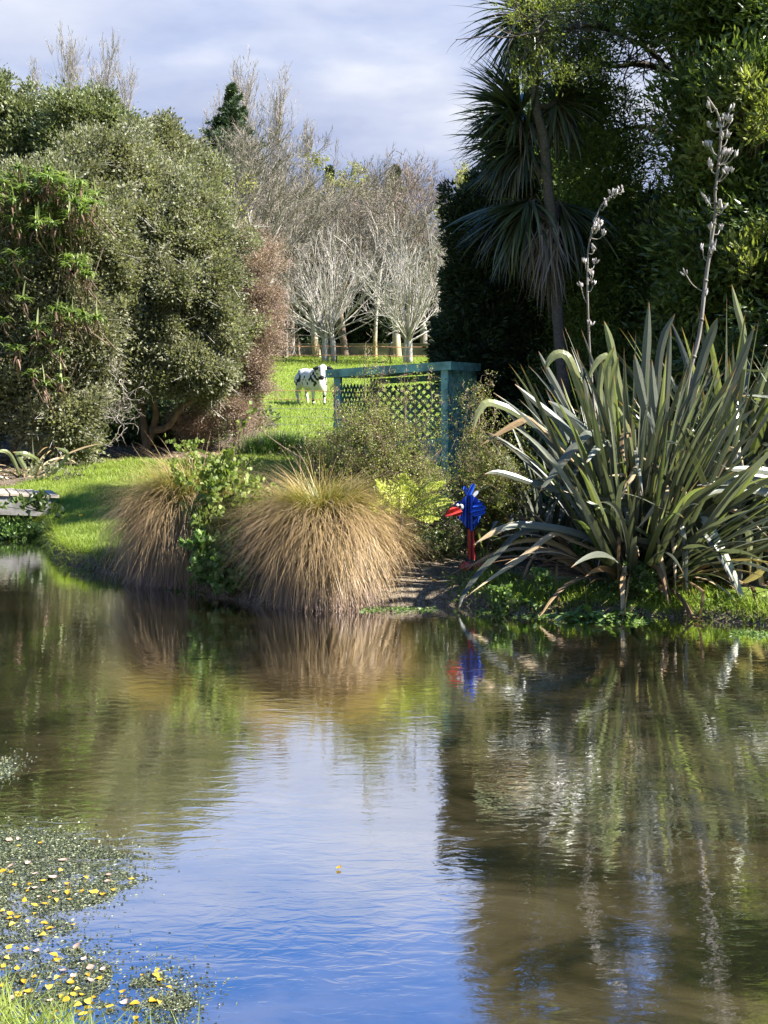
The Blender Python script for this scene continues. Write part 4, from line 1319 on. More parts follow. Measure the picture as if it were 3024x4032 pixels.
# ------------------------------------------------------------------ tussocks at the water's edge
def tussock(label, c, rx, ztop, seed, n, az0=None):
    rng = rg(seed)
    c = np.asarray(c, float)
    o = thing('tussock_sedge', label, 'tussock', c)
    g = Geo()
    # fibrous pedestal
    pts = np.array([c + [0, 0, z] for z in np.linspace(0, ztop * .62, 7)])
    polytube(g, pts, np.array([.27, .30, .29, .30, .32, .30, .2]) * rx, 14, v=.4)
    part(g, 'pedestal', B_dark, o, smooth=True)
    def ring(n, rr, z0, z1, k=34):
        """blade bases on the crown, gathered in tufts; u: three numbers per blade shared by its tuft"""
        nt_ = max(3, n // k)
        ti = rng.integers(0, nt_, n)
        a = rng.uniform(0, 6.283, nt_)[ti]
        r = np.sqrt(rng.uniform(0, 1, nt_)[ti]) * rr
        u = np.clip(rng.uniform(0, 1, (nt_, 3))[ti] + rng.normal(size=(n, 3)) * .20, 0, 1)
        p = c + np.stack([np.cos(a) * r, np.sin(a) * r, z0 + (z1 - z0) * u[:, 2] - r * .35], 1) + rng.normal(size=(n, 3)) * [.025, .025, .012]
        return p, a + rng.normal(size=n) * .26, u
    g = Geo()
    w_ = .0060
    # golden mantle
    b, a, u = ring(n, .3 * rx, ztop * .60, ztop * .72)
    blades(g, b, a, rad(26 + 54 * u[:, 0]), rad(75 + 80 * u[:, 1]), (.62 + .6 * u[:, 2]) * 1.2 * rx, w_, 9, power=.9, v=np.clip(.7 * u[:, 0] + .3 * rng.uniform(0, 1, n), 0, 1), curl=rng.normal(size=n) * .5, zmin=-.02)
    # long outer hangers reaching the water
    m_ = n // 3
    b, a, u = ring(m_, .32 * rx, ztop * .5, ztop * .66, 22)
    blades(g, b, a, rad(8 + 48 * u[:, 0]), rad(65 + 65 * u[:, 1]), (.95 + .6 * u[:, 2]) * rx, w_, 9, power=.75, v=np.clip(.7 * u[:, 2] + .3 * rng.uniform(0, 1, m_), 0, 1), curl=rng.normal(size=m_) * .5, zmin=-.02)
    # stray blades
    m_ = n // 14
    b, a, u = ring(m_, .3 * rx, ztop * .6, ztop * .72, 2)
    blades(g, b, a, rad(20 + 65 * u[:, 0]), rad(40 + 90 * u[:, 1]), (.9 + .6 * u[:, 2]) * rx, w_ * 1.1, 9, power=1.1, v=rng.uniform(.4, 1, m_), curl=rng.normal(size=m_) * .5, zmin=-.02)
    part(g, 'golden_blades', M_carex, o)
    g = Geo()
    m_ = int(n * .75)
    b, a, u = ring(m_, .25 * rx, ztop * .62, ztop * .76)
    blades(g, b, a, rad(rng.uniform(45, 88, m_)), rad(rng.uniform(50, 120, m_)), rng.uniform(.45, 1.08, m_) * rx, w_, 8, power=1.1, v=rng.uniform(0, 1, m_), curl=rng.normal(size=m_) * .3)
    m_ = n // 26
    b, a, u = ring(m_, .12 * rx, ztop * .68, ztop * .74)
    blades(g, b, a, rad(rng.uniform(60, 86, m_)), rad(rng.uniform(0, 40, m_)), rng.uniform(.35, .58, m_) * rx, w_ * .9, 6, v=rng.uniform(.3, 1, m_))
    part(g, 'green_blades', M_carexg, o)
    g = Geo()
    m_ = int(n * 1.3)
    a = rng.uniform(0, 6.283, m_)
    rr = rng.uniform(.36, .74, m_) * rx
    z = ztop * rng.uniform(.18, .58, m_) * np.sqrt(np.clip(1.3 - rr / rx, .2, 1))
    b = c + np.stack([np.cos(a) * rr, np.sin(a) * rr, z], 1)
    blades(g, b, a + rng.normal(size=m_) * .5, rad(rng.uniform(-80, -35, m_)), rad(rng.uniform(0, 45, m_)), rng.uniform(.3, .75, m_) * rx, w_, 6, v=rng.uniform(0, 1, m_), curl=rng.normal(size=m_) * .4, zmin=.0)
    part(g, 'dead_skirt', M_carexd, o)
    return o


tussock('big golden tussock with a green crown, hanging into the water in front of the shelter', [-.58, 10.75, -.02], .71, .97, 501, 8200)
tussock('golden tussock half overgrown by fresh green saplings, nearest the lawn', [-1.98, 11.9, .05], .78, .92, 502, 7500)

# saplings growing between and in front of the tussocks
def sapling_shrub(label, cx, d, h, seed, stems, spread, name='alder_sapling', mat=M_alder, lsz=.05, group=None, dens=1.0):
    rng = rg(seed)
    base = np.array([cx, d, max(0.0, gz(cx, d)) - .02])
    o = thing(name, label, 'sapling', base, group)
    g, gl = Geo(), Geo()
    a = rng.uniform(0, 6.283, stems)
    tilt = rng.uniform(0, spread, stems)
    dr = np.stack([np.sin(tilt) * np.cos(a), np.sin(tilt) * np.sin(a), np.cos(tilt)], 1)
    sp = [dict(k=6, wander=.06, up=.04, n=7, tmin=.15, ang=48, lr=.42, rr=.6, fall=.5, rmin=.0025, taper=.8), dict(k=4, wander=.1, up=.04)]
    lv, pts, tg = grow(rng, base + rng.normal(size=(stems, 3)) * [.14, .1, 0] * (0.05 if h < .5 else 1), dr, h * rng.uniform(.6, 1.05, stems), np.full(stems, .009), sp)
    put_branches(g, lv, (5, 4), rng=rng)
    part(g, 'stems', B_brown, o)
    segp = np.concatenate([(lv[0][0] + lv[0][1]) / 2, (lv[1][0] + lv[1][1]) / 2, lv[1][1], lv[0][1]])
    segd = np.concatenate([lv[0][1] - lv[0][0], lv[1][1] - lv[1][0], lv[1][1] - lv[1][0], lv[0][1] - lv[0][0]])
    k = int(3 * dens) if dens >= 1 else 2
    segp, segd = np.repeat(segp, k, 0), np.repeat(segd, k, 0)
    N = len(segp)
    # rounded leaves of six corners
    ax = nrm(nrm(segd) * .5 + unit(rng, N) * .8 + [0, -.1, .25])
    s_ = nrm(np.cross(ax, unit(rng, N) * [1, 1, .4] + [0, .2, .0]))
    upv = np.cross(s_, ax)
    L = (lsz * rng.uniform(.65, 1.35, N))[:, None]
    p0 = segp + rng.normal(size=(N, 3)) * .015
    V = np.stack([p0, p0 + ax * L * .3 - s_ * L * .36, p0 + ax * L * .75 - s_ * L * .34 + upv * L * .06, p0 + ax * L, p0 + ax * L * .75 + s_ * L * .34 + upv * L * .06, p0 + ax * L * .3 + s_ * L * .36], 1)
    i = np.arange(N)[:, None] * 6
    gl.add(V, np.concatenate([i + [0, 1, 2, 3], i + [0, 3, 4, 5]]), v=np.repeat(rng.uniform(0, 1, N), 6))
    part(gl, 'leaves', mat, o)
    return o


sapling_shrub('fresh green round-leaved sapling thicket filling the gap between the two tussocks', -1.60, 11.2, .95, 511, 26, .62, lsz=.052)
sapling_shrub('tall leafy sapling shoots rising over the lawn-side tussock', -1.72, 11.75, 1.38, 512, 9, .26, lsz=.042)
sapling_shrub('low dark-leaved sapling at the waterline under the tussock gap', -1.42, 10.75, .62, 513, 16, .8, mat=M_weed, lsz=.06)

# fern
rng = rg(520)
c = np.array([.12, 10.95, gz(.12, 10.95)])
o = thing('tree_fern', 'yellow-green fern with arching fronds beside the blue bird', 'fern', c)
crown = P(1575, 2030, 10.8)
g = Geo()
polytube(g, [c, (c + crown) / 2 + [-.02, 0, 0], crown], [.05, .045, .04], 9, v=.4)
part(g, 'trunk', B_dark, o, smooth=True)
for tip, mid in [((1590, 1872, 11.3), (1562, 1930, 11.3)), ((1735, 1905, 11.1), (1655, 1915, 11.2)), ((1765, 1985, 11.0), (1665, 1965, 11.1)), ((1470, 1900, 11.4), (1515, 1935, 11.4)), ((1700, 2050, 10.95), (1640, 2000, 11.05)),
                 ((1450, 2010, 11.2), (1510, 1975, 11.3)), ((1600, 1890, 11.6), (1580, 1940, 11.5))]:
    g = Geo()
    mid, tip = (mid[0] + 12, mid[1], mid[2] - .55), (tip[0] + 14, tip[1], tip[2] - .6)
    p = smooth_path([crown, P(*mid), P(*tip)], 16)
    polytube(g, p, np.linspace(.006, .0015, 16), 4, v=.3)
    tg = nrm(np.gradient(p, axis=0))
    sd = nrm(np.cross(tg, np.array([0, -.55, .85])))
    for s_ in (-1, 1):
        t = np.linspace(0, 1, 16)
        ln = .155 * np.sin(np.pi * np.clip(t * .92 + .08, 0, 1)) ** .7 * (t > .12)
        ax = nrm(sd * s_ + tg * .45 - np.array([0, 0, .25]))
        k = 6          # each pinna a row of small lobes
        for j in range(k):
            pos = p + ax * (ln * j / k)[:, None]
            for s2 in (-1, 1):
                a2 = nrm(ax * .9 + tg * s2 * .8)
                mk = ln > .01
                leaves(g, pos[mk], a2[mk], rng, (.034 * (1 - .6 * j / k) * np.ones(16))[mk], .017, np.full(mk.sum(), .5) + rng.normal(size=mk.sum()) * .2, fold=.02)
    part(g, 'frond', M_fern, o)
# dried hanging frond
g = Geo()
p = smooth_path([crown - [0, 0, .1], P(1650, 2060, 11.0), P(1780, 2070, 10.9), P(1825, 2130, 10.9)], 30)
polytube(g, p, .004, 4, v=.6)
leaves(g, p + rng.normal(size=(30, 3)) * .012, unit(rng, 30), rng, .05, .012, rng.uniform(0, 1, 30))
part(g, 'dried_frond', M_dead, o)


# ------------------------------------------------------------------ garden shelter of green lattice
M_teal = plain_mat('teal_painted_wood', (.165, .325, .265), .6, .3, .28, 5)
M_teald = plain_mat('teal_painted_lattice', (.18, .345, .28), .65, .3, .28, 6)
cz = P(1755, 1425, 14.5)[2]
cA = np.array([P(1755, 1425, 14.5)[0], 14.5])        # near corner
cL = np.array([P(1310, 1455, 15.0)[0], 15.0])        # far end of the front
fd = (cL - cA) / np.linalg.norm(cL - cA)
sd_ = np.array([-fd[1], fd[0]]) * -1
if sd_[1] < 0:
    sd_ = -sd_
FW, SW = float(np.linalg.norm(cL - cA)), 1.5
gzs = gz(cA[0], cA[1] + .7)
o = thing('garden_shelter', 'teal painted lattice shelter with a flat framed roof behind the wiry shrubs', 'shelter', (cA[0], cA[1], gzs))
shelter = o


def sh(u, v_, z):
    """shelter coordinates: u along the front, v into the depth"""
    q_ = cA + fd * u + sd_ * v_
    return np.array([q_[0], q_[1], z - .055 * u + .01 * v_])


ztop = cz
AX = np.array([[fd[0], fd[1], 0], [sd_[0], sd_[1], 0], [0, 0, 1.0]])
# roof frame
for a, b in [((-.04, 0), (FW + .10, 0)), ((-.04, SW), (FW + .10, SW))]:
    g = Geo()
    beam(g, sh(a[0], a[1], ztop - .05), sh(b[0], b[1], ztop - .05), .035, .105)
    part(g, 'fascia', M_teal, o)
for u in (-.058, FW + .08):
    g = Geo()
    beam(g, sh(u, -.02, ztop - .05), sh(u, SW + .02, ztop - .05), .035, .105)
    part(g, 'fascia', M_teal, o)
for u in (.02, FW - .06):
    for v_ in (.04, SW - .04):
        g = Geo()
        p_ = sh(u, v_, 0)
        box(g, [p_[0], p_[1], (ztop - .10 - .055 * u + gzs - .15) / 2], (.09, .075, ztop - .10 - .055 * u - gzs + .15), 0, AX)
        part(g, 'post', M_teal, o)


def lattice(fn, w_, h_, z0, pitch=.092, strip=.041, name='lattice_panel', hole=None):
    """diagonal lattice in a plane: fn(s, z, off) -> world"""
    g = Geo()
    for sg, off in ((1, 0.0), (-1, .009)):
        c0 = -h_ if sg > 0 else 0
        c1 = w_ if sg > 0 else w_ + h_
        x = c0
        while x < c1:
            # line s = x + sg*z clipped to the panel
            zz = [0, h_]
            pts = []
            za = max(0, (0 - x) / sg if sg > 0 else (x - w_))
            zb = min(h_, (w_ - x) if sg > 0 else x)
            if zb - za > .03:
                pieces = [(za, zb)]
                if hole is not None:
                    pieces = []
                    zs = np.linspace(za, zb, 60)
                    ins = np.array([hole(x + sg * z, z) for z in zs])
                    st = None
                    for k_ in range(60):
                        if not ins[k_] and st is None:
                            st = zs[k_]
                        if st is not None and (ins[k_] or k_ == 59):
                            if zs[k_] - st > .03:
                                pieces.append((st, zs[k_]))
                            st = None
                for a_, b_ in pieces:
                    A, B = fn(x + sg * a_, z0 + a_, off), fn(x + sg * b_, z0 + b_, off)
                    nrm_ = nrm(fn(0, z0, 1) - fn(0, z0, 0))
                    beam(g, A, B, strip, .007, up=np.cross(nrm_, B - A) if False else nrm_)
            x += pitch * 1.414 / 1.0
    part(g, name, M_teald, o)


lattice(lambda s, z, k: sh(s, SW - .04 + k, z), FW - .05, ztop - .16 - gzs - .1, gzs + .02)
lattice(lambda s, z, k: sh(.0 - k, s, z), SW - .04, ztop - .12 - gzs, gzs + .02,
        hole=lambda s, z: abs(s - .85 - .03 * math.sin(z * 9)) < .075 * (1 if z < 1.35 else .6) and .80 < z < 1.52)
lattice(lambda s, z, k: sh(FW - .02 + k, s, z), SW - .04, ztop - .22 - gzs, gzs + .02)
# ceiling lattice lies just below the fascia
g = Geo()
for sg in (1, -1):
    x = -SW if sg > 0 else 0
    while x < (FW if sg > 0 else FW + SW):
        za, zb = (max(0, -x), min(SW, FW - x)) if sg > 0 else (max(0, x - FW), min(SW, x))
        if zb - za > .04:
            z_ = ztop - .085 - (.009 if sg > 0 else 0)
            beam(g, sh(x + sg * za, za, z_), sh(x + sg * zb, zb, z_), .036, .007, up=(0, 0, 1))
        x += .095
part(g, 'ceiling_lattice', M_teald, o)
# back and front rails, solid boards below
for v_, z_ in ((SW - .05, ztop - .16), (.0, gzs + .90)):
    g = Geo()
    beam(g, sh(.07, v_ + .02, z_), sh(FW - .12, v_ + .02, z_), .03, .08)
    part(g, 'rail', M_teal, o)
g = Geo()
z_ = gzs + .05
while z_ < gzs + .80:
    beam(g, sh(.08, .022, z_ + .05), sh(FW - .13, .022, z_ + .05), .02, .113)
    z_ += .12
part(g, 'wall_boards', M_teal, o)

# ------------------------------------------------------------------ wiry small-leaved shrubs around the shelter
def wiry(label, base, lobes, seed, stems, h, nleaf, lsz=.015, spikes=(), mat=M_copro, group='wiry small-leaved shrubs by the shelter', r0=.011, lat=1.0):
    rng = rg(seed)
    base = np.asarray(base, float)
    lob = np.asarray(lobes, float)
    o = thing('wiry_shrub', label, 'shrub', base, group)
    def inside(p):
        ok = np.zeros(len(p), bool)
        for l in lob:
            ok |= (((p - l[:3]) / l[3:]) ** 2).sum(1) < 1.0
        return ok
    # targets spread through the lobes
    vol = lob[:, 3] * lob[:, 4] * lob[:, 5]
    idx = rng.choice(len(lob), stems, p=vol / vol.sum())
    tg_ = lob[idx, :3] + unit(rng, stems) * lob[idx, 3:] * rng.uniform(.3, 1, stems)[:, None] ** .5
    st = base + rng.normal(size=(stems, 3)) * [.25 * lat, .15, .02]
    d = tg_ - st
    sp = [dict(k=7, wander=.11, up=.0, n=13, tmin=.2, ang=62, angv=15, lr=.36, rr=.55, fall=.3, rmin=.0026, taper=.7),
          dict(k=5, wander=.22, n=6, tmin=.15, ang=65, angv=15, lr=.5, rr=.7, rmin=.0022), dict(k=4, wander=.28, n=3, tmin=.1, ang=65, lr=.6, rr=.8, rmin=.0018), dict(k=3, wander=.3)]
    lv, pts, tgd = grow(rng, st, d, np.linalg.norm(d, axis=1), np.full(stems, r0), sp)
    g = Geo()
    put_branches(g, lv[:1], (5,), rng=rng)
    for l in lv[1:]:
        put_branches(g, [l], (3,), rng=rng, keep=lambda p: inside(p) | (rng.uniform(0, 1, len(p)) < .35))
    for sp_ in spikes:
        pp = smooth_path(sp_, 12)
        polytube(g, pp, np.linspace(.006, .0018, 12), 4, v=.6)
        lv2, pts2, _ = grow(rng, pp[3:], nrm(rng.normal(size=(9, 3)) + [0, 0, .5]), np.full(9, .16), np.full(9, .002), [dict(k=4, wander=.25, n=4, ang=60, lr=.6), dict(k=3, wander=.25)])
        put_branches(g, lv2, (3, 3), rng=rng)
        q2 = np.repeat(pts2.reshape(-1, 3), 2, 0)
        pts = np.concatenate([pts.reshape(-1, 3), q2]) if pts.ndim > 2 else np.concatenate([pts, q2])
    part(g, 'twigs', B_copro, o)
    g = Geo()
    fp = pts.reshape(-1, 3)
    ok = inside(fp) | (rng.uniform(0, 1, len(fp)) < .25)
    fp = fp[ok]
    i = rng.integers(0, len(fp), nleaf)
    leaves(g, fp[i] + rng.normal(size=(nleaf, 3)) * .02, unit(rng, nleaf) + [0, -.1, .2], rng, rng.uniform(.6, 1.4, nleaf) * lsz * 1.35, rng.uniform(.6, 1.4, nleaf) * lsz * .85, rng.uniform(0, 1, nleaf))
    part(g, 'leaves', mat, o)
    return o


wiry('largest wiry shrub, in front of the lattice shelter, with one tall leafy spike', [-.05, 11.9, gz(-.05, 11.9)],
     [LB(1440, 1720, 11.8, 140, 170, .5), LB(1400, 1860, 11.7, 170, 130, .5), LB(1570, 1900, 11.6, 190, 120, .5), LB(1440, 1540, 11.9, 70, 110, .3), LB(1600, 1740, 11.9, 100, 110, .4), LB(1680, 1910, 11.8, 80, 90, .4)],
     601, 90, 1.6, 76000, spikes=[[P(1440, 1600, 11.9), P(1435, 1480, 11.9), P(1440, 1350, 11.9)], [P(1470, 1600, 11.9), P(1500, 1500, 11.9), P(1520, 1420, 11.9)], [P(1590, 1700, 11.9), P(1600, 1580, 11.9), P(1605, 1490, 11.9)],
                                  [P(1660, 1700, 11.9), P(1700, 1590, 11.9), P(1690, 1480, 11.9)], [P(1380, 1700, 11.9), P(1330, 1600, 11.9), P(1310, 1500, 11.9)]])
wiry('wiry shrub at the corner post, thin reddish twigs against the dark trees', [.95, 12.4, gz(.95, 12.4)],
     [LB(1900, 1790, 12.3, 90, 170, .4), LB(1960, 1900, 12.2, 110, 140, .4), LB(1890, 2000, 12.0, 90, 120, .35), LB(1890, 1620, 12.4, 45, 120, .25)],
     602, 50, 1.5, 40000, spikes=[[P(1890, 1700, 12.3), P(1885, 1580, 12.3), P(1895, 1480, 12.3)], [P(1880, 1700, 12.3), P(1850, 1600, 12.3), P(1840, 1530, 12.3)], [P(1920, 1750, 12.3), P(1950, 1640, 12.3), P(1925, 1540, 12.3)]])
wiry('low wiry shrub with dark twigs reaching over the lawn', [-.62, 12.5, gz(-.62, 12.5)],
     [LB(1290, 1800, 12.3, 90, 80, .35), LB(1260, 1730, 12.3, 60, 50, .3), LB(1340, 1880, 12.2, 100, 80, .35)], 603, 34, .9, 16000)
wiry('dense low shrub at the foot of the fern', [.5, 11.9, gz(.5, 11.9)],
     [LB(1650, 2010, 11.7, 110, 90, .35), LB(1770, 2060, 11.7, 80, 110, .3), LB(1560, 2060, 11.6, 110, 90, .3), LB(1680, 2120, 11.5, 90, 70, .3)], 604, 50, .7, 24000, lsz=.018, mat=M_dkleaf)
# ------------------------------------------------------------------ bird sculpture of painted corrugated metal
def zp(x, y):
    return 1720 + x / 6.146, 1880 + y / 6.144


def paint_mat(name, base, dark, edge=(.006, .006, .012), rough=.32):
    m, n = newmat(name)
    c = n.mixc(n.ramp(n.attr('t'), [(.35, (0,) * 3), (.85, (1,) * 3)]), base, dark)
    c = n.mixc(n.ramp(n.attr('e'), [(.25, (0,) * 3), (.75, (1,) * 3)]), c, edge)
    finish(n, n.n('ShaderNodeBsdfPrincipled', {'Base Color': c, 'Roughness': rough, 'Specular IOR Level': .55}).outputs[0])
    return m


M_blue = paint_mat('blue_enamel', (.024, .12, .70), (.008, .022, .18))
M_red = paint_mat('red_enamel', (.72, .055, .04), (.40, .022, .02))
M_leg = paint_mat('dark_red_enamel', (.48, .05, .045), (.20, .018, .018))
M_white = paint_mat('white_enamel', (.82, .82, .82), (.7, .7, .7))
M_black = paint_mat('black_enamel', (.008, .008, .010), (.008, .008, .010))
BD = 11.2


def plate(outline, d, th, amp=0.0, wl=150, rot=0.0, cols=34, rows=16, phase=0.0, stripes=None, rim=.10, dome=0.0):
    """sheet-metal cut-out: closed outline in zoomed-picture units, corrugated, with real thickness"""
    o_ = np.asarray(outline, float)
    c0 = o_.mean(0)
    R2 = np.array([[math.cos(rot), -math.sin(rot)], [math.sin(rot), math.cos(rot)]])
    q_ = (o_ - c0) @ R2
    pp = np.concatenate([q_, q_[:1]])
    dense = smooth_closed(q_, 240)
    x0, x1 = dense[:, 0].min(), dense[:, 0].max()
    u = np.concatenate([[0, rim * .4], np.linspace(rim, 1 - rim, cols - 4), [1 - rim * .4, 1]])
    xs = x0 + (x1 - x0) * np.clip(u, .004, .996)
    rv = np.concatenate([[0, rim * .5], np.linspace(rim * 1.1, 1 - rim * 1.1, rows - 4), [1 - rim * .5, 1]])
    nc, nr_ = len(xs), len(rv)
    Fr = np.zeros((nc, nr_, 3))
    T_, E_ = np.zeros((nc, nr_)), np.zeros((nc, nr_))
    for i_, x in enumerate(xs):
        e0 = dense
        e1 = np.roll(dense, -1, 0)
        m_ = (e0[:, 0] <= x) != (e1[:, 0] <= x)
        ys = e0[m_, 1] + (x - e0[m_, 0]) / (e1[m_, 0] - e0[m_, 0]) * (e1[m_, 1] - e0[m_, 1])
        y0, y1 = ys.min(), ys.max()
        for j_, r_ in enumerate(rv):
            y = y0 + (y1 - y0) * r_
            zx, zy = np.array([x, y]) @ R2.T + c0
            px, py = zp(zx, zy)
            s_ = math.sin(2 * math.pi * x / wl + phase)
            uu, vv = (u[i_] - .5) * 2, (r_ - .5) * 2
            dd = d - amp * s_ - dome * max(0, 1 - uu * uu) ** .5 * max(0, 1 - vv * vv) ** .5
            Fr[i_, j_] = P(px, py, d)
            Fr[i_, j_, 1] = dd
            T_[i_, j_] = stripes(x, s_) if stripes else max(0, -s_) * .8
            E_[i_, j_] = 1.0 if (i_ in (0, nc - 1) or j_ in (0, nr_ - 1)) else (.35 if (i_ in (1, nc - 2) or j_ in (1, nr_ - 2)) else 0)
    Bk = Fr + np.array([0, th, 0])
    if dome:
        Bk[..., 1] = d + th
    V = np.concatenate([Fr.reshape(-1, 3), Bk.reshape(-1, 3)])
    n0 = nc * nr_
    Q = []
    for i_ in range(nc - 1):
        for j_ in range(nr_ - 1):
            a_ = i_ * nr_ + j_
            Q.append((a_, a_ + 1, a_ + nr_ + 1, a_ + nr_))
            Q.append((n0 + a_, n0 + a_ + nr_, n0 + a_ + nr_ + 1, n0 + a_ + 1))
    for i_ in range(nc - 1):
        for j_ in (0, nr_ - 1):
            a_, b_ = i_ * nr_ + j_, (i_ + 1) * nr_ + j_
            Q.append((a_, b_, n0 + b_, n0 + a_))
    for j_ in range(nr_ - 1):
        for i_ in (0, nc - 1):
            a_, b_ = i_ * nr_ + j_, i_ * nr_ + j_ + 1
            Q.append((a_, b_, n0 + b_, n0 + a_))
    g = Geo()
    g.add(V, Q, t=np.concatenate([T_.ravel()] * 2), e=np.concatenate([E_.ravel()] * 2))
    return g


def smooth_closed(p, n):
    k = len(p)
    out = []
    for u in np.linspace(0, k, n, endpoint=False):
        i_ = int(u)
        t = u - i_
        a, b, c, d = p[(i_ - 1) % k], p[i_ % k], p[(i_ + 1) % k], p[(i_ + 2) % k]
        out.append(0.5 * (2 * b + (c - a) * t + (2 * a - 5 * b + 4 * c - d) * t * t + (3 * b - a - 3 * c + d) * t ** 3))
    return np.array(out)


bz = gz(P(1860, 2215, BD)[0], BD)
bird = thing('bird_sculpture', 'blue metal bird ornament with red beak, red legs and big white eyes', 'garden ornament', (P(1860, 2215, BD)[0], BD, bz))
strp = lambda x, s_: 1.0 if (abs(x + 55) < 45 or abs(x - 75) < 22) else (0.25 if s_ < 0 else 0)  # corrugation shade and dark outline paint, both put into the band colour
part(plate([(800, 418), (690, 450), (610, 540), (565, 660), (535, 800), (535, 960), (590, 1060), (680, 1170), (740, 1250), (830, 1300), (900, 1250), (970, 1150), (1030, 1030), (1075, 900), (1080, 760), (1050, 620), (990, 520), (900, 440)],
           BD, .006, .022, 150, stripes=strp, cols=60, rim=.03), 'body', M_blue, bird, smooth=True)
# tail feathers
tf = [([(690, 420), (660, 330), (640, 250), (680, 205), (720, 240), (740, 330), (760, 420)], BD + .03, 0.0), ([(720, 440), (770, 330), (820, 200), (870, 145), (920, 160), (920, 230), (880, 330), (830, 440)], BD + .015, .45)]
for ol, d, r_ in tf:
    part(plate(ol, d, .006, .008, 90, rot=r_, cols=18, rows=14, rim=.08), 'tail_feather', M_blue, bird, smooth=True)
part(plate([(860, 440), (900, 370), (950, 320), (1000, 330), (1000, 390), (960, 430), (920, 470)], BD + .02, .006, .006, 90, rot=.8, cols=14, rows=10, rim=.05), 'tail_feather', M_white, bird, smooth=True)
# wing
part(plate([(800, 870), (850, 740), (920, 650), (1020, 590), (1110, 580), (1120, 620), (1095, 660), (1180, 680), (1195, 720), (1170, 760), (1190, 800), (1175, 850), (1100, 900), (1040, 945), (950, 955), (860, 920)],
           BD - .05, .006, .016, 105, rot=1.35, cols=30, rows=20, rim=.05, stripes=lambda x, s_: max(0, -s_) * .55), 'wing', M_blue, bird, smooth=True)
part(plate([(870, 1120), (880, 1060), (920, 1000), (960, 975), (985, 995), (980, 1040), (940, 1090), (900, 1125)], BD - .022, .005, .006, 70, rot=.8, cols=14, rows=10), 'feather', M_blue, bird, smooth=True)
# head, eyes, beak
hd = plate([(400, 720), (440, 630), (510, 580), (600, 575), (660, 620), (680, 690), (650, 780), (560, 830), (450, 800)], BD - .055, .035, 0, 999, cols=22, rows=16, dome=.03, stripes=lambda x, s_: .95)
head = part(hd, 'head', M_blue, bird, smooth=True)
for ol, dd in (([(455, 690), (480, 640), (515, 630), (535, 660), (530, 720), (500, 745), (465, 730)], .098), ([(540, 700), (560, 645), (610, 640), (650, 690), (650, 750), (615, 785), (570, 760)], .102)):
    eye = sub(plate(ol, BD - dd, .02, 0, 999, cols=14, rows=12, dome=.012, stripes=lambda x, s_: 0), 'eye', M_white, bird, head, smooth=True)
for ol, dd in (([(450, 690), (465, 655), (490, 660), (498, 700), (480, 730), (458, 722)], .114), ([(535, 690), (550, 655), (578, 670), (585, 715), (565, 738), (542, 722)], .118)):
    sub(plate(ol, BD - dd, .012, 0, 999, cols=10, rows=8, dome=.004), 'pupil', M_black, bird, head, smooth=True)
for cx_, cy_, dd in ((475, 664, .128), (544, 668, .132)):
    a_ = np.linspace(0, 6.28, 8, endpoint=False)
    sub(plate(np.stack([cx_ + 12 * np.cos(a_), cy_ + 14 * np.sin(a_)], 1), BD - dd, .01, 0, 999, cols=8, rows=8, stripes=lambda x, s_: 0, rim=.01), 'eye_glint', M_white, bird, head)
part(plate([(190, 940), (215, 870), (280, 790), (360, 730), (460, 715), (560, 750), (620, 830), (600, 900), (540, 940), (450, 935), (360, 905), (290, 920), (220, 965)], BD - .125, .006, .012, 130, rot=1.25, cols=30, rows=18, rim=.04,
           stripes=lambda x, s_: max(0, -s_) * .5, dome=.0), 'beak', M_red, bird, smooth=True)
# legs and feet
for ol in ([(745, 1250), (800, 1235), (825, 1300), (835, 1600), (848, 1975), (762, 1975), (750, 1600)], [(840, 1270), (890, 1250), (905, 1300), (912, 1600), (930, 1975), (858, 1975), (845, 1600)]):
    part(plate(ol, BD + .01, .012, .012, 110, cols=14, rows=22, phase=1.2, rim=.10), 'leg', M_leg, bird, smooth=True)


def blob(g, c, r, n=12, m_=8, **at):
    a, b_ = np.meshgrid(np.linspace(0, 2 * math.pi, n, endpoint=False), np.linspace(.001, math.pi - .001, m_), indexing='ij')
    v3 = np.stack([np.cos(a) * np.sin(b_), np.sin(a) * np.sin(b_), np.cos(b_)], -1) * r + c
    i_, j_ = np.meshgrid(np.arange(n), np.arange(m_ - 1), indexing='ij')
    g.add(v3, np.stack([i_ * m_ + j_, i_ * m_ + j_ + 1, ((i_ + 1) % n) * m_ + j_ + 1, ((i_ + 1) % n) * m_ + j_], -1).reshape(-1, 4), **at)


for sgn, cxz in ((-1, 715), (1, 1015)):
    g = Geo()
    c = P(*zp(cxz, 1975), BD - .03)
    c[2] = bz + .040
    blob(g, c, [.054, .05, .046], e=0, t=.2)
    for k_, (dx, dy) in enumerate([(-.038, -.028), (.0, -.045), (.036, -.028)]):
        blob(g, c + [dx + sgn * .006, dy, -.008], [.022, .034, .03], e=0, t=.0)
    part(g, 'foot', M_leg, bird, smooth=True)

# ------------------------------------------------------------------ young white cow with black markings
def ellipsoid_bm(bm, c, r, rot=None):
    import bmesh
    from mathutils import Matrix
    mm = Matrix.Translation(Vector(c))
    if rot is not None:
        mm = mm @ rot.to_4x4()
    mm = mm @ Matrix.Diagonal((*r, 1))
    bmesh.ops.create_icosphere(bm, subdivisions=3, radius=1, matrix=mm)


def limb_bm(bm, pts, rads):
    import bmesh
    pts = [Vector(p) for p in pts]
    path = smooth_path(pts, 26)
    rr = np.interp(np.linspace(0, len(pts) - 1, 26), range(len(pts)), rads)
    from mathutils import Matrix
    for p, r in zip(path, rr):
        bmesh.ops.create_icosphere(bm, subdivisions=1, radius=r, matrix=Matrix.Translation(Vector(p)))


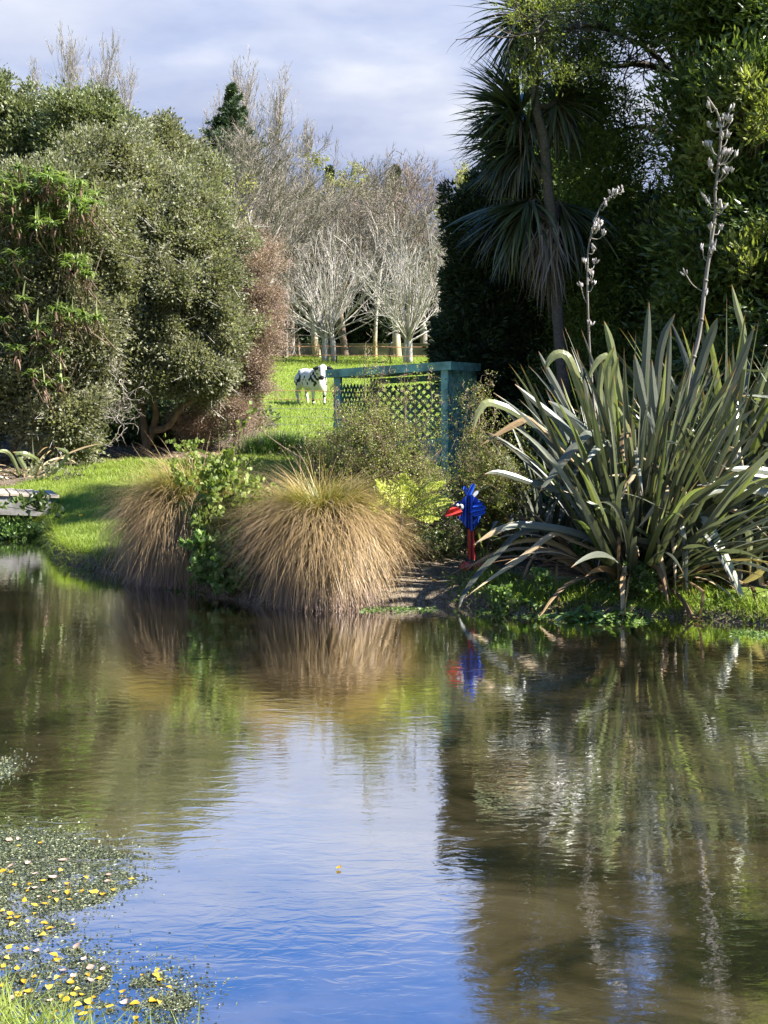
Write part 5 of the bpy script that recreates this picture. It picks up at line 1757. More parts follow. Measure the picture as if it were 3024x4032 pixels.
import bmesh
from mathutils import Euler
cowd = 36.0
cc_ = foot(1226, cowd)
cow = thing('cow', 'white young cow with black speckled flank, black ears and black muzzle, standing in the field', 'cow', cc_ + [0, 0, .05])
TH = rad(57)
bm = bmesh.new()
E = ellipsoid_bm
E(bm, (0.05, 0, .80), (.62, .305, .345))
E(bm, (-.42, 0, .86), (.33, .275, .31))
E(bm, (.42, 0, .83), (.30, .26, .36))
E(bm, (.10, 0, .66), (.50, .29, .24))
E(bm, (-.62, 0, 1.06), (.14, .13, .09))
E(bm, (.40, 0, 1.10), (.20, .10, .10))
E(bm, (.58, 0, .62), (.16, .15, .22))
# neck and head; the head turns to the camera
limb_bm(bm, [(.45, 0, .98), (.64, -.02, 1.05), (.80, -.06, 1.12)], [.24, .19, .15])
hx = Vector((.86, -.08, 1.10))
hdv = Vector((.62, -.42, -.66)).normalized()
limb_bm(bm, [hx - hdv * .08, hx + hdv * .10, hx + hdv * .26, hx + hdv * .40], [.130, .125, .095, .080])
E(bm, hx - hdv * .10 + Vector((0, 0, .02)), (.10, .11, .07))
for s_ in (-1, 1):
    # legs: hip / stifle / hock / fetlock
    yb = s_ * .17
    limb_bm(bm, [(-.50, yb, .82), (-.44, yb * 1.05, .62), (-.63, yb, .42), (-.56, yb, .20), (-.55, yb, .04)], [.19, .135, .07, .055, .06])
    o2 = .05 * s_
    limb_bm(bm, [(.45 + o2, yb * .95, .72), (.47 + o2, yb, .50), (.47 + o2, yb, .34), (.46 + o2, yb, .16), (.48 + o2, yb, .04)], [.13, .085, .065, .05, .06])
limb_bm(bm, [(-.73, 0, 1.06), (-.79, 0, .90), (-.80, .02, .60), (-.79, .03, .40)], [.05, .03, .025, .045])
me = bpy.data.meshes.new('body')
bm.to_mesh(me)
bm.free()
tmp = bpy.data.objects.new('body', me)
COL.objects.link(tmp)
rm = tmp.modifiers.new('r', 'REMESH')
rm.mode = 'VOXEL'
rm.voxel_size = .022
smo = tmp.modifiers.new('s', 'SMOOTH')
smo.iterations = 5
smo.factor = .5
dg = bpy.context.evaluated_depsgraph_get()
me2 = bpy.data.meshes.new_from_object(tmp.evaluated_get(dg))
bpy.data.objects.remove(tmp)
me2.name = 'body'
nv_ = len(me2.vertices)
co = np.zeros(nv_ * 3, np.float32)
me2.vertices.foreach_get('co', co)
co = co.reshape(-1, 3)
# black markings painted on the hide
def hz_(p, f, s):
    return np.sin(p[:, 0] * f + s) * np.sin(p[:, 2] * f * .8 + 1.7 * s) + .6 * np.sin(p[:, 0] * f * 2.3 + p[:, 2] * f * 1.9 + s) * np.sin(p[:, 1] * f * 1.4 + s)
fl = np.exp(-(((co[:, 0] - .02) / .5) ** 2 + ((co[:, 2] - .78) / .22) ** 2))
fl2 = np.exp(-(((co[:, 0] - .52) / .20) ** 2 + ((co[:, 2] - .86) / .24) ** 2))
fl3 = np.exp(-(((co[:, 0] + .34) / .16) ** 2 + ((co[:, 2] - .82) / .20) ** 2))
pat = 1.0 * fl2 + .85 * fl3 + .5 * fl + .55 * hz_(co, 19, .6) + .45 * hz_(co, 37, 2.2) - .86
pat = np.where(co[:, 0] > .74, -1, pat)
mz = (co - np.array(hx)) @ np.array(hdv)
side_ = np.linalg.norm(co - (np.array(hx) + mz[:, None] * np.array(hdv)), axis=1)
pat = np.where((mz > .36) & (side_ < .16), 1.0, pat)
pat = np.where((co[:, 2] < .07), 1.0, pat)
pat = np.where((co[:, 2] < .30) & (co[:, 0] > .2) & (hz_(co, 24, 1.1) > .4), 1.0, pat)
at = me2.attributes.new('v', 'FLOAT', 'POINT')
at.data.foreach_set('value', np.clip(.5 + pat * 2, 0, 1).astype(np.float32))
me2.polygons.foreach_set('use_smooth', np.ones(len(me2.polygons), bool))
m, n = newmat('cow_hide')
c_ = n.ramp(n.attr('v'), [(.30, (.58, .555, .50)), (.64, (.016, .016, .02))])
finish(n, n.n('ShaderNodeBsdfPrincipled', {'Base Color': c_, 'Roughness': .75, 'Specular IOR Level': .25}).outputs[0])
me2.materials.clear()
me2.materials.append(m)
ob_ = bpy.data.objects.new('body', me2)
COL.objects.link(ob_)
ob_.parent = cow
M_blk = plain_mat('black_hair', (.014, .013, .014), .7)
hs_ = nrm(np.cross(np.array(hdv), [0, 0, 1.0]))
for s_ in (-1, 1):
    g = Geo()
    c = np.array(hx) - np.array(hdv) * .05 + hs_ * s_ * .11 + [0, 0, .02]
    ln = np.array([hs_ * s_ + np.array([0, 0, -.12])])[0]
    pth = smooth_path([c, c + ln * .10, c + ln * .21], 9)
    fr_ = nrm(np.cross(ln, [0, 0, 1.0]))
    wv = np.sin(np.linspace(.5, math.pi - .08, 9)) * .062
    V = np.stack([pth + [0, 0, 1] * wv[:, None], pth + fr_ * .02, pth - [0, 0, 1] * wv[:, None], pth - fr_ * .02], 1).reshape(-1, 3)
    Q = [(i_ * 4 + k_, i_ * 4 + (k_ + 1) % 4, i_ * 4 + 4 + (k_ + 1) % 4, i_ * 4 + 4 + k_) for i_ in range(8) for k_ in range(4)]
    g.add(V, Q)
    e_ = g.build('ear', M_blk, cow, True)
    g = Geo()
    blob(g, np.array(hx) + np.array(hdv) * .10 + hs_ * s_ * .105 + np.cross(hs_, np.array(hdv)) * .045, [.022, .022, .022])
    e_ = g.build('eye', M_blk, cow, True)
cow.rotation_euler = (0, 0, -TH)


# ------------------------------------------------------------------ big flax on the bank
def c6(x, y):
    return 1700 + x * .798, 1100 + y * .798


def sig(lst, d0, d1):
    """points of a leaf from crop coordinates, tip first, distance from d1 (tip) to d0 (base)"""
    n_ = len(lst)
    return [P(*c6(*p), d1 + (d0 - d1) * i / (n_ - 1)) for i, p in enumerate(lst)][::-1]


def ex_big(g):
    for lst, d0, d1, wd, v_, mt in [
        ([(1560, 1690), (1520, 1540), (1430, 1330), (1345, 1180), (1290, 1165), (1250, 1210), (1190, 1400)], 10.6, 9.75, .095, 1.15, 2),
        ([(200, 760), (225, 670), (270, 608), (340, 620), (430, 665), (640, 820), (860, 1080), (1040, 1400)], 10.6, 10.4, .085, .9, 1),
        ([(260, 960), (330, 950), (450, 985), (600, 1035), (780, 1060), (1000, 1300), (1060, 1410)], 10.6, 10.2, .07, .7, 0),
        ([(330, 1250), (400, 1215), (490, 1210), (700, 1245), (880, 1330), (1010, 1420)], 10.6, 10.1, .08, .95, 0),
        ([(530, 1050), (600, 960), (700, 830), (780, 755), (800, 800), (850, 1000), (1000, 1400)], 10.5, 10.05, .095, .75, 0),
        ([(1000, 370), (1020, 470), (1060, 640), (1100, 840), (1120, 1080), (1130, 1420)], 10.55, 10.2, .125, .95, 0),
        ([(1085, 395), (1092, 520), (1110, 720), (1115, 900), (1120, 1100), (1125, 1420)], 10.65, 10.45, .10, 1.0, 0),
        ([(1072, 110), (1066, 260), (1055, 450), (1050, 700), (1060, 1000), (1090, 1420)], 10.75, 10.7, .10, .8, 0),
        ([(1180, 235), (1165, 450), (1150, 700), (1140, 900), (1120, 1420)], 10.65, 10.45, .085, .7, 0),
        ([(560, 450), (580, 400), (620, 366), (665, 375), (700, 440), (760, 620), (860, 900), (1030, 1410)], 10.7, 10.7, .105, .9, 1),
        ([(527, 355), (570, 440), (640, 570), (760, 800), (900, 1100), (1030, 1410)], 10.7, 10.8, .07, .7, 0),
        ([(410, 517), (520, 610), (650, 720), (800, 900), (950, 1150), (1050, 1410)], 10.65, 10.6, .085, .8, 0),
        ([(575, 600), (650, 650), (760, 760), (900, 1010), (1060, 1400)], 10.5, 10.2, .11, .6, 0),
        ([(770, 520), (790, 450), (830, 390), (870, 373), (850, 400), (830, 600), (900, 1000), (1080, 1410)], 10.7, 10.6, .07, .95, 1),
        ([(900, 330), (870, 420), (875, 620), (910, 900), (1080, 1410)], 10.6, 10.35, .08, .9, 1),
        ([(920, 380), (900, 470), (890, 650), (960, 1000), (1090, 1410)], 10.55, 10.3, .075, .8, 1),
        ([(1480, 25), (1505, 130), (1540, 280), (1530, 500), (1450, 900), (1330, 1420)], 11.4, 11.5, .085, .9, 1),
        ([(1595, 225), (1540, 370), (1480, 510), (1390, 700), (1290, 900), (1210, 1420)], 10.8, 10.6, .105, .6, 0),
        ([(1485, 455), (1440, 560), (1370, 700), (1290, 900), (1230, 1120), (1190, 1420)], 10.65, 10.3, .12, .25, 0),
        ([(1590, 640), (1500, 710), (1400, 800), (1310, 930), (1250, 1080), (1185, 1420)], 10.5, 10.1, .085, .75, 0),
        ([(1240, 720), (1225, 850), (1210, 1000), (1180, 1420)], 10.5, 10.2, .06, .9, 1),
        ([(1195, 900), (1165, 1000), (1150, 1080), (1140, 1420)], 10.45, 10.1, .05, .9, 1),
        ([(850, 205), (880, 300), (915, 480), (960, 700), (1080, 1400)], 10.8, 10.8, .09, .75, 1),
        ([(1200, 170), (1150, 270), (1120, 420), (1110, 700), (1110, 1420)], 10.8, 10.8, .09, .5, 0),
        ([(1410, 190), (1385, 260), (1330, 420), (1260, 700), (1180, 1420)], 10.9, 10.8, .10, .6, 0),
        ([(895, 605), (930, 660), (970, 760), (1010, 1000), (1090, 1420)], 10.45, 10.15, .06, .95, 1),
        ([(760, 910), (800, 850), (850, 805), (880, 840), (960, 1100), (1080, 1410)], 10.45, 10.05, .075, .95, 0),
        ([(130, 1640), (160, 1550), (240, 1440), (340, 1340), (420, 1260), (560, 1230), (800, 1300), (1020, 1420)], 10.6, 10.0, .06, .3, 0)]:
        strap(g, sig(lst, d0, d1), wd * .82, v=v_ * .85, mat=mt, n=20, prof=lambda t: np.minimum(1, .6 + t * 1.2) * np.clip((1 - t) * 4, .01, 1) ** .7)


def dead_big(g):
    for lst, d0, d1, wd, v_ in [
        ([(1205, 1560), (1200, 1400), (1195, 1290), (1160, 1255), (1140, 1275)], 10.2, 9.9, .05, .95),
        ([(190, 1550), (300, 1470), (450, 1370), (600, 1255), (700, 1290), (1000, 1415)], 10.6, 10.0, .05, .95),
        ([(205, 1310), (300, 1250), (400, 1210), (460, 1200)], 10.3, 10.1, .06, .8),
        ([(890, 1155), (950, 1050), (1000, 950), (1040, 893), (1060, 960)], 10.3, 10.0, .05, 1.0),
        ([(975, 835), (1070, 900), (1180, 985), (1180, 1300)], 10.4, 10.1, .025, .8),
        ([(1010, 1235), (1080, 1150), (1160, 1040), (1180, 1030), (1180, 1400)], 10.4, 10.0, .06, .9),
        ([(960, 920), (940, 830), (960, 750), (975, 760), (1000, 1100)], 10.45, 10.15, .07, .35),
        ([(1240, 1500), (1245, 1300), (1250, 1060), (1235, 1045), (1200, 1200), (1180, 1430)], 10.4, 10.1, .035, .8),
        ([(1180, 1570), (1150, 1450), (1110, 1240), (1100, 1100)], 10.2, 9.95, .03, .7),
        ([(240, 820), (330, 760), (440, 700), (500, 700), (700, 900)], 10.5, 10.3, .06, .5),
        ([(870, 970), (920, 965), (960, 975), (1000, 1100)], 10.3, 10.1, .03, .9),
        ([(815, 1440), (830, 1380), (860, 1290), (850, 1350), (900, 1480)], 10.4, 10.1, .025, .7),
        ([(1540, 930), (1520, 860), (1490, 835), (1470, 850), (1400, 1000)], 10.4, 10.2, .06, .9),
        ([(1659, 1270), (1560, 1180), (1480, 1135), (1420, 1150), (1300, 1400)], 10.5, 10.1, .05, .75),
        ([(1659, 1420), (1600, 1460), (1530, 1500)], 10.2, 9.9, .06, .9)]:
        strap(g, sig(lst, d0, d1), wd, v=v_, n=16, fold=.4, prof=lambda t: np.minimum(1, .4 + t * 1.5) * np.clip((1 - t) * 2.5, .03, 1))


fb = np.array([2.36, 10.78, gz(2.36, 10.78)])
flx, g = flax('flax_plant', 'huge grey-green flax clump on the bank with two tall dry flower stalks', fb, 580, .42, 1.3, 2.5, 701, .054, el=(24, 89), bendr=(6, 60), ndead=90, extra=ex_big, cull=lambda p: ~((p[..., 0] < 1.32) & (p[..., 2] < 1.35)).any(1) & ~((p[..., 0] < 1.9) & (p[..., 2] < .5)).any(1))
dead_big(g)
part(g, 'dead_leaves', M_dead, flx)

# flower stalks with dry seed pods, parts of the big flax
M_stalk = bark_mat('dry_flower_stalk', [(.10, .085, .07), (.19, .165, .14), (.32, .285, .25)], scale=12, bump=.2)
M_pod = plain_mat('bleached_seed_pod', (.42, .37, .345), .75, noise=.25, scale=30)
rng = rg(705)
for path, r0, pods, big in [
    ([(2420, 2200), (2350, 1700), (2321, 1359), (2313, 1077), (2321, 953), (2354, 837), (2396, 779), (2458, 754)], .014,
     [(2412, 762), (2450, 750), (2425, 768), (2378, 815), (2392, 790), (2345, 870), (2362, 880), (2332, 912), (2352, 905), (2376, 925), (2348, 900), (2340, 985), (2303, 1035), (2345, 1035), (2335, 1085), (2328, 1078), (2288, 1130), (2335, 1122), (2318, 1285)], .8),
    ([(2620, 2200), (2700, 1550), (2752, 1326), (2777, 1118), (2797, 978), (2818, 829), (2816, 760), (2830, 640), (2839, 514), (2826, 447), (2785, 381)], .024,
     [(2862, 480), (2872, 486), (2850, 476), (2796, 497), (2835, 505), (2868, 542), (2838, 540), (2792, 570), (2800, 576), (2858, 612), (2872, 612), (2885, 622), (2840, 612), (2790, 655), (2800, 662), (2855, 690), (2845, 680), (2792, 800), (2780, 780), (2842, 828), (2832, 815), (2838, 905), (2795, 905), (2760, 985), (2808, 975), (2802, 990), (2700, 1085), (2770, 1165), (2870, 440), (2790, 430)], 1.0)]:
    pts = smooth_path([P(px, py, 11.35 - .0 * i) for i, (px, py) in enumerate(path)], 40)
    g = Geo()
    polytube(g, pts, np.linspace(r0, r0 * .35, 40), 7, v=.5)
    for j in range(6, 38, 3):      # knuckles where side shoots broke off
        blob(g, pts[j], np.array([1, 1, .8]) * (r0 * (1.35 - .65 * j / 40)), 7, 5, v=.2)
    clusters = []
    for (px, py) in pods:
        gp = Geo()
        clusters.append(gp)
        p = P(px, py, 11.35)
        j = np.argmin(np.linalg.norm(pts - p, axis=1))
        j = max(0, j - 1)
        root = pts[j]
        dv = p - root
        p = p + [0, rng.normal() * .05, 0]
        polytube(g, smooth_path([root, root + dv * .6 + [0, 0, -.03], p], 8), .0055 * big, 5, v=.8)
        for _ in range(rng.integers(3, 7)):
            q0 = p + rng.normal(size=3) * [.011, .011, .006]
            a = nrm(np.array([rng.normal() * .35 + np.sign(dv[0]) * .2, rng.normal() * .3, 1.0]))
            ln = rng.uniform(.05, .085) * big
            polytube(gp, [q0, q0 + a * ln * .3, q0 + a * ln * .7, q0 + a * ln], np.array([.003, .0095, .0085, .0025]) * (.85 + .25 * big), 5)
    st_ = part(g, 'flower_stalk', M_stalk, flx, smooth=True)
    for gp in clusters:
        sub(gp, 'seed_pod_cluster', M_pod, flx, st_)

# other flax plants around
for i, (x, y, n_, l0, l1, lb, az) in enumerate([
        (3.5, 11.7, 190, 1.7, 2.75, 'tall pale flax behind the big clump, reaching out of the picture', None),
        (3.35, 10.55, 42, 1.3, 2.2, 'flax at the picture edge sending long leaves low across the big clump', [2.6, 3.0, 3.4, 1.6, .3]),
        (4.6, 11.5, 150, 1.6, 2.7, 'dense flax at the very edge of the picture, shading the big clump', None),
        (1.75, 12.1, 60, .9, 1.6, 'smaller dull flax behind the bird, in the shade of the cabbage tree', None)]):
    def ex_r(g, i=i):
        if i == 1:
            for lst in ([(1310, 1018), (1450, 1000), (1560, 985), (1700, 1010), (1900, 1150), (2050, 1400)], [(1450, 935), (1560, 938), (1700, 960), (1900, 1100), (2050, 1400)],
                        [(1530, 1045), (1620, 1045), (1760, 1090), (1950, 1250), (2050, 1400)], [(1340, 1075), (1430, 1030), (1500, 985), (1700, 1000), (1950, 1200), (2050, 1400)]):
                strap(g, sig(lst, 10.5, 10.0), .075, v=.97, n=18)
    o, g = flax('flax_plant', lb, [x, y, gz(x, y)], n_, .3, l0, l1, 710 + i, .085, ndead=14, azc=az, extra=ex_r, el=(35, 86), young=.45 if i == 0 else .2, bendr=(10, 75))
    part(g, 'dead_leaves', M_dead, o)

# grass tuft behind the bird and weeds on the bank
rng = rg(720)
c = P(1910, 2180, 11.3)
c[2] = gz(c[0], c[1])
g = Geo()
blades(g, np.tile(c, (60, 1)) + rng.normal(size=(60, 3)) * [.03, .03, 0], rng.uniform(0, 6.28, 60), rad(rng.uniform(50, 88, 60)), rad(rng.uniform(5, 50, 60)), rng.uniform(.15, .32, 60), .006, 5, v=rng.uniform(.4, 1, 60))
tag(g.build('grass_tuft', M_grass, loc=c), 'spiky green grass tuft beside the red legs of the bird', 'grass tuft')


def dock(px, py, seed, label, n_, ln, grp):
    rng = rg(seed)
    d = F * (EYE - .1) / (py - HZ)
    x = (px - CX) / F * d
    c = np.array([x, d, max(.02, gz(x, d))])
    g = Geo()
    az = rad(rng.uniform(150, 390, n_))
    pf = lambda t: np.clip(np.sin(np.pi * np.clip(t, .02, 1) ** .75), .05, 1) * (1 + .12 * np.sin(t * 26))
    blades(g, np.tile(c, (n_, 1)) + rng.normal(size=(n_, 3)) * [.05, .03, .01], az, rad(rng.uniform(15, 75, n_)), rad(rng.uniform(30, 110, n_)), rng.uniform(.6, 1.1, n_) * ln, ln * .30, 12, v=rng.uniform(.3, 1, n_), prof=pf, fold=.22, twist=rng.normal(size=n_) * .3, zmin=.006)
    o = g.build('dock_plant', M_weed, loc=c)
    tag(o, label, 'weed', grp)


for i, (px, py, ln, lb) in enumerate([(2330, 2388, .22, 'broad-leaved dock spreading its leaves down to the water'), (2240, 2395, .18, 'low dock with jagged pale leaves at the waterline'), (2440, 2385, .20, 'dock with upright leaves near the dead flax tips'),
                                      (2080, 2370, .12, 'small leafy weed on the mossy corner of the bank'), (2390, 2400, .16, 'pale flat dock leaf rosette hanging over the water edge')]):
    dock(px, py, 730 + i, lb, 13, ln, 'broad-leaved docks along the bank')
for i, (px, py, h_, lb) in enumerate([(1965, 2345, .27, 'sunlit bright weed stem on the bank corner below the bird'), (2140, 2330, .26, 'thin upright weed with a few toothed leaves on the bank'), (2305, 2260, .32, 'tall dark nettle-like weed before the flax leaves'),
                                      (2540, 2330, .36, 'feathery green weed stem in front of the flax base'), (2470, 2320, .3, 'bushy green weed beneath the flax')]):
    d = F * (EYE - .18) / (py - HZ)
    sapling_shrub(lb, (px - CX) / F * d, d, h_, 740 + i, 7, .3, name='weed', mat=M_weed, lsz=.028, group='leafy weeds on the bank')

# ------------------------------------------------------------------ cabbage tree
rng = rg(800)
cb = foot(2236, 15.0)
o = thing('cabbage_tree', 'tall cabbage tree with a slim leaning trunk and shaggy drooping heads', 'tree', cb)
tp = [P(2236, 1950, 15), P(2222, 1550, 15), P(2205, 1367, 15), P(2188, 1077, 15), P(2172, 870, 15), P(2155, 704, 15), P(2139, 538, 15), P(2110, 414, 15), P(2101, 240, 15), P(2088, 40, 15)]
tp[0] = cb
g = Geo()
polytube(g, smooth_path(tp, 50), np.interp(np.linspace(0, 1, 50), [0, .25, .6, 1], [.100, .074, .066, .045]), 12, v=.5)
def head(c, n, l0, l1, seed, e0=-75, e1=85, az=None, bnd=(5, 60), dead=40, wdt=.042):
    r_ = rg(seed)
    g_ = Geo()
    a = r_.uniform(0, 6.283, n) if az is None else r_.normal(az[0], az[1], n)
    el = rad(r_.uniform(e0, e1, n))
    b = np.tile(c, (n, 1)) + np.stack([np.cos(el) * np.cos(a), np.cos(el) * np.sin(a), np.sin(el)], 1) * .07
    blades(g_, b, a, el, rad(r_.uniform(*bnd, n)), r_.uniform(l0, l1, n), wdt, 7, power=1.4, v=r_.uniform(0, 1, n), prof=lambda t: np.minimum(1, .5 + 2 * t) * np.clip((1 - t) * 2.2, .02, 1), fold=.3, twist=r_.normal(size=n) * .5)
    gd_ = Geo()
    a = r_.uniform(0, 6.283, dead)
    blades(gd_, np.tile(c - [0, 0, .08], (dead, 1)) + r_.normal(size=(dead, 3)) * [.06, .06, .08], a, rad(r_.uniform(-60, -5, dead)), rad(r_.uniform(20, 75, dead)), r_.uniform(l0, l1 * .95, dead), wdt * .6, 6, v=r_.uniform(0, 1, dead), fold=.4)
    return g_, gd_
arms = [(P(2085, 60, 15), 330, .75, 1.12, 801, -70, 85, None), (P(2050, 440, 15.4), 230, .7, 1.0, 802, -50, 70, (3.0, .9)), (P(2070, 570, 15.4), 230, .75, 1.1, 803, -65, 45, (3.0, .8)),
        (P(2190, 400, 15.4), 150, .55, .95, 804, -75, 70, (6.4, 1.0)), (P(2085, 790, 15.3), 190, .75, 1.25, 805, -78, -5, (3.3, .75)), (P(2200, 800, 15.4), 120, .7, 1.25, 806, -80, -10, (6.2, .8))]
heads = []
for c, n_, l0, l1, sd, e0, e1, az in arms:
    j = np.argmin(np.abs(np.array([q_[2] for q_ in tp]) - (c[2] - .35)))
    polytube(g, smooth_path([tp[j], (tp[j] + c) / 2 + [0, 0, -.05], c], 8), np.linspace(.05, .035, 8), 7, v=.4)
    heads.append(head(c, n_, l0, l1, sd, e0, e1, az))
part(g, 'trunk', bark_mat('cork_bark', [(.035, .03, .026), (.075, .064, .055), (.14, .122, .105)], scale=30, stretch=1.6), o, smooth=True)
for g_, gd_ in heads:
    hd_ = part(g_, 'leaf_head', M_cab, o)
    sub(gd_, 'dead_leaves', M_cabdead, o, hd_)
g = Geo()      # hanging skirt of dry leaves on the trunk
k = 150
cpt = np.array([P(2150, py, 14.95) for py in rng.uniform(880, 1010, k)]) + rng.normal(size=(k, 3)) * [.10, .07, 0]
blades(g, cpt, rng.uniform(0, 6.28, k), rad(rng.uniform(-85, -50, k)), rad(rng.uniform(0, 30, k)), rng.uniform(.5, 1.0, k), .028, 6, v=rng.uniform(0, 1, k), fold=.4)
part(g, 'dry_skirt', M_cabdead, o)

# ------------------------------------------------------------------ dark trees on the right
def feathery(name, label, base, lobes, mat, seed, n, per, cr, ll, lw, trunk_r=.16):
    rng = rg(seed)
    o = thing(name, label, 'conifer', base)
    base = np.asarray(base, float)
    lob = np.asarray(lobes, float)
    C, U = lobe_clumps(rng, lob, n, rmin=.6, rmax=1.05, front=.5)
    g = Geo()
    polytube(g, [base, base + [.05, 0, 2], base + [0, 0, lob[:, 2].max() - base[2]]], [trunk_r, trunk_r * .8, .03], 8, v=.5)
    limbs_to(rng, g, np.array([base[0], base[1], 0]) + np.array([0, 0, 1]) * (C[::6, 2:3] - .4), C[::6], .022, sag=.2)
    part(g, 'trunk', B_dark, o, smooth=True)
    g = Geo()
    # sprays: each clump is a flat fan of short shoots pointing outwards and upwards
    ax = nrm(U * np.array([1, 1, .4]) + rng.normal(size=U.shape) * .3 + [0, 0, .25])
    s_ = nrm(np.cross(ax, unit(rng, len(ax))))
    t = rng.uniform(-.2, 1, (len(C), per))
    w_ = rng.normal(size=(len(C), per)) * .45 * (1.1 - t)
    pos = C[:, None] + ax[:, None] * (t * cr)[..., None] * 1.5 + s_[:, None] * (w_ * cr)[..., None] + rng.normal(size=(len(C), per, 3)) * cr * .12
    dr = ax[:, None] * .9 + s_[:, None] * np.sign(w_)[..., None] * .5 + rng.normal(size=(len(C), per, 3)) * .3
    v = np.repeat(rng.uniform(0, 1, len(C)), per) * .5 + rng.uniform(0, .5, len(C) * per)
    leaves(g, pos.reshape(-1, 3), dr.reshape(-1, 3), rng, rng.uniform(.7, 1.3, len(v)) * ll, lw, v)
    part(g, 'crown', mat, o)
    return o


feathery('cypress_tree', 'nearly black feathery cypress in shade beyond the shelter', foot(1980, 17.5),
         [LB(1930, 1250, 17, 130, 260, .9), LB(1915, 990, 17, 85, 190, .6), LB(1810, 810, 17, 18, 80, .2), LB(1840, 920, 17, 35, 90, .3), LB(1945, 810, 17, 60, 110, .4), LB(1865, 1420, 16.8, 95, 160, .8), LB(1850, 1120, 17, 55, 120, .4), LB(1815, 1370, 16.8, 70, 130, .5), LB(2050, 1200, 17.3, 200, 400, 1.0), LB(2080, 1550, 17, 220, 260, 1.0), LB(1980, 900, 17.3, 120, 220, .7), LB(1940, 1620, 17, 110, 200, .8)],
         M_conif, 811, 4200, 34, .17, .10, .026)

# small-leaved tree whose branches cross the sky gaps
rng = rg(820)
kb = foot(2640, 16.8)
o = thing('kowhai_tree', 'airy small-leaved tree with dark crossing branches and gaps of sky', 'tree', kb)
g = Geo()
main = smooth_path([kb, P(2650, 1500, 16.8), P(2665, 1100, 16.8), P(2690, 700, 16.8), P(2700, 400, 16.8), P(2730, 100, 16.8), P(2740, -300, 16.8)], 30)
polytube(g, main, np.linspace(.15, .05, 30), 9, v=.4)
limbs = [[P(2700, 420, 16.8), P(2640, 290, 16.6), P(2550, 190, 16.4), P(2440, 130, 16.2), P(2380, 30, 16.1)], [P(2690, 560, 16.8), P(2600, 520, 16.5), P(2500, 500, 16.3), P(2380, 560, 16.2)],
         [P(2670, 800, 16.8), P(2590, 790, 16.6), P(2480, 830, 16.4)], [P(2700, 300, 16.8), P(2640, 200, 16.7), P(2560, 60, 16.7), P(2500, -100, 16.6)], [P(2640, 290, 16.6), P(2530, 250, 16.4), P(2400, 260, 16.3), P(2300, 200, 16)],
         [P(2660, 1050, 16.8), P(2560, 1000, 16.5), P(2400, 1060, 16.2)], [P(2440, 130, 16.2), P(2350, 100, 15.2), P(2200, 110, 14.0), P(2100, 130, 13.4)], [P(2655, 1250, 16.8), P(2520, 1200, 16.4), P(2330, 1250, 16)],
         [P(2720, 150, 16.8), P(2850, 50, 16.6), P(2950, -100, 16.5)], [P(2650, 1400, 16.8), P(2500, 1350, 16.3), P(2350, 1480, 15.9)]]
for L_ in limbs:
    polytube(g, smooth_path(L_, 16), np.linspace(.055, .016, 16), 6, v=.4)
allp = np.concatenate([smooth_path(L_, 14)[3:] for L_ in limbs] + [main[12:]])
lv, pts, tg = grow(rng, np.repeat(allp, 3, 0), unit(rng, len(allp) * 3) + [-.1, 0, .15], rng.uniform(.35, .95, len(allp) * 3), np.full(len(allp) * 3, .014),
                   [dict(k=5, wander=.2, up=.02, n=5, tmin=.2, ang=50, lr=.6, rr=.6, rmin=.004), dict(k=4, wander=.2)])
put_branches(g, lv, (4, 3), rng=rng)
part(g, 'trunk', B_dark, o, smooth=True)
lob = [LB(2290, 220, 15.8, 130, 140, .7), LB(2230, 420, 16, 120, 130, .7), LB(2390, 430, 16.1, 110, 110, .6), LB(2330, 640, 16, 140, 130, .7), LB(2470, 620, 16.2, 90, 90, .6), LB(2420, 760, 16.2, 120, 100, .6), LB(2280, 860, 16, 130, 140, .7),
       LB(2420, 980, 16.2, 170, 130, .8), LB(2300, 1120, 16, 170, 150, .8), LB(2480, 1200, 16.2, 180, 160, .8), LB(2330, 1350, 15.9, 190, 170, .8), LB(2560, 1420, 16.2, 190, 170, .8), LB(2480, 60, 16.4, 130, 70, .6),
       LB(2330, -40, 16.2, 160, 100, .8), LB(2600, -60, 16.5, 160, 110, .8), LB(2250, 1560, 15.8, 220, 180, .8), LB(2520, 1640, 15.9, 220, 180, .8)]
C, U = lobe_clumps(rng, lob, 2300, rmin=.35, rmax=1.05, front=.7)
g = Geo()
clump_leaves(rng, g, C, U, 44, .19, .055, .022, out=.3, up=.1)
part(g, 'crown', M_kowhai, o)
g = Geo()
k_ = 130
px_ = 2010 + rng.beta(1.2, 2.4, k_) * 420
py_ = rng.uniform(-30, 330, k_) - (px_ - 2100) * .1
C = np.array([P(a_, b_, 13.4 + rng.uniform(0, .6)) for a_, b_ in zip(px_, py_)])
C = C[vnoise(C, 4.5, 2.2) > -.2]
U = unit(rng, len(C)) + [-.5, -.3, .3]
clump_leaves(rng, g, C, U, 40, .13, .045, .018, out=.5)
limbs_to(rng, g, C[::3] + [.35, .8, .0], C[::3], .006, mat=1, n=3)
part(g, 'sunlit_spray', [M_lime, B_dark], o)

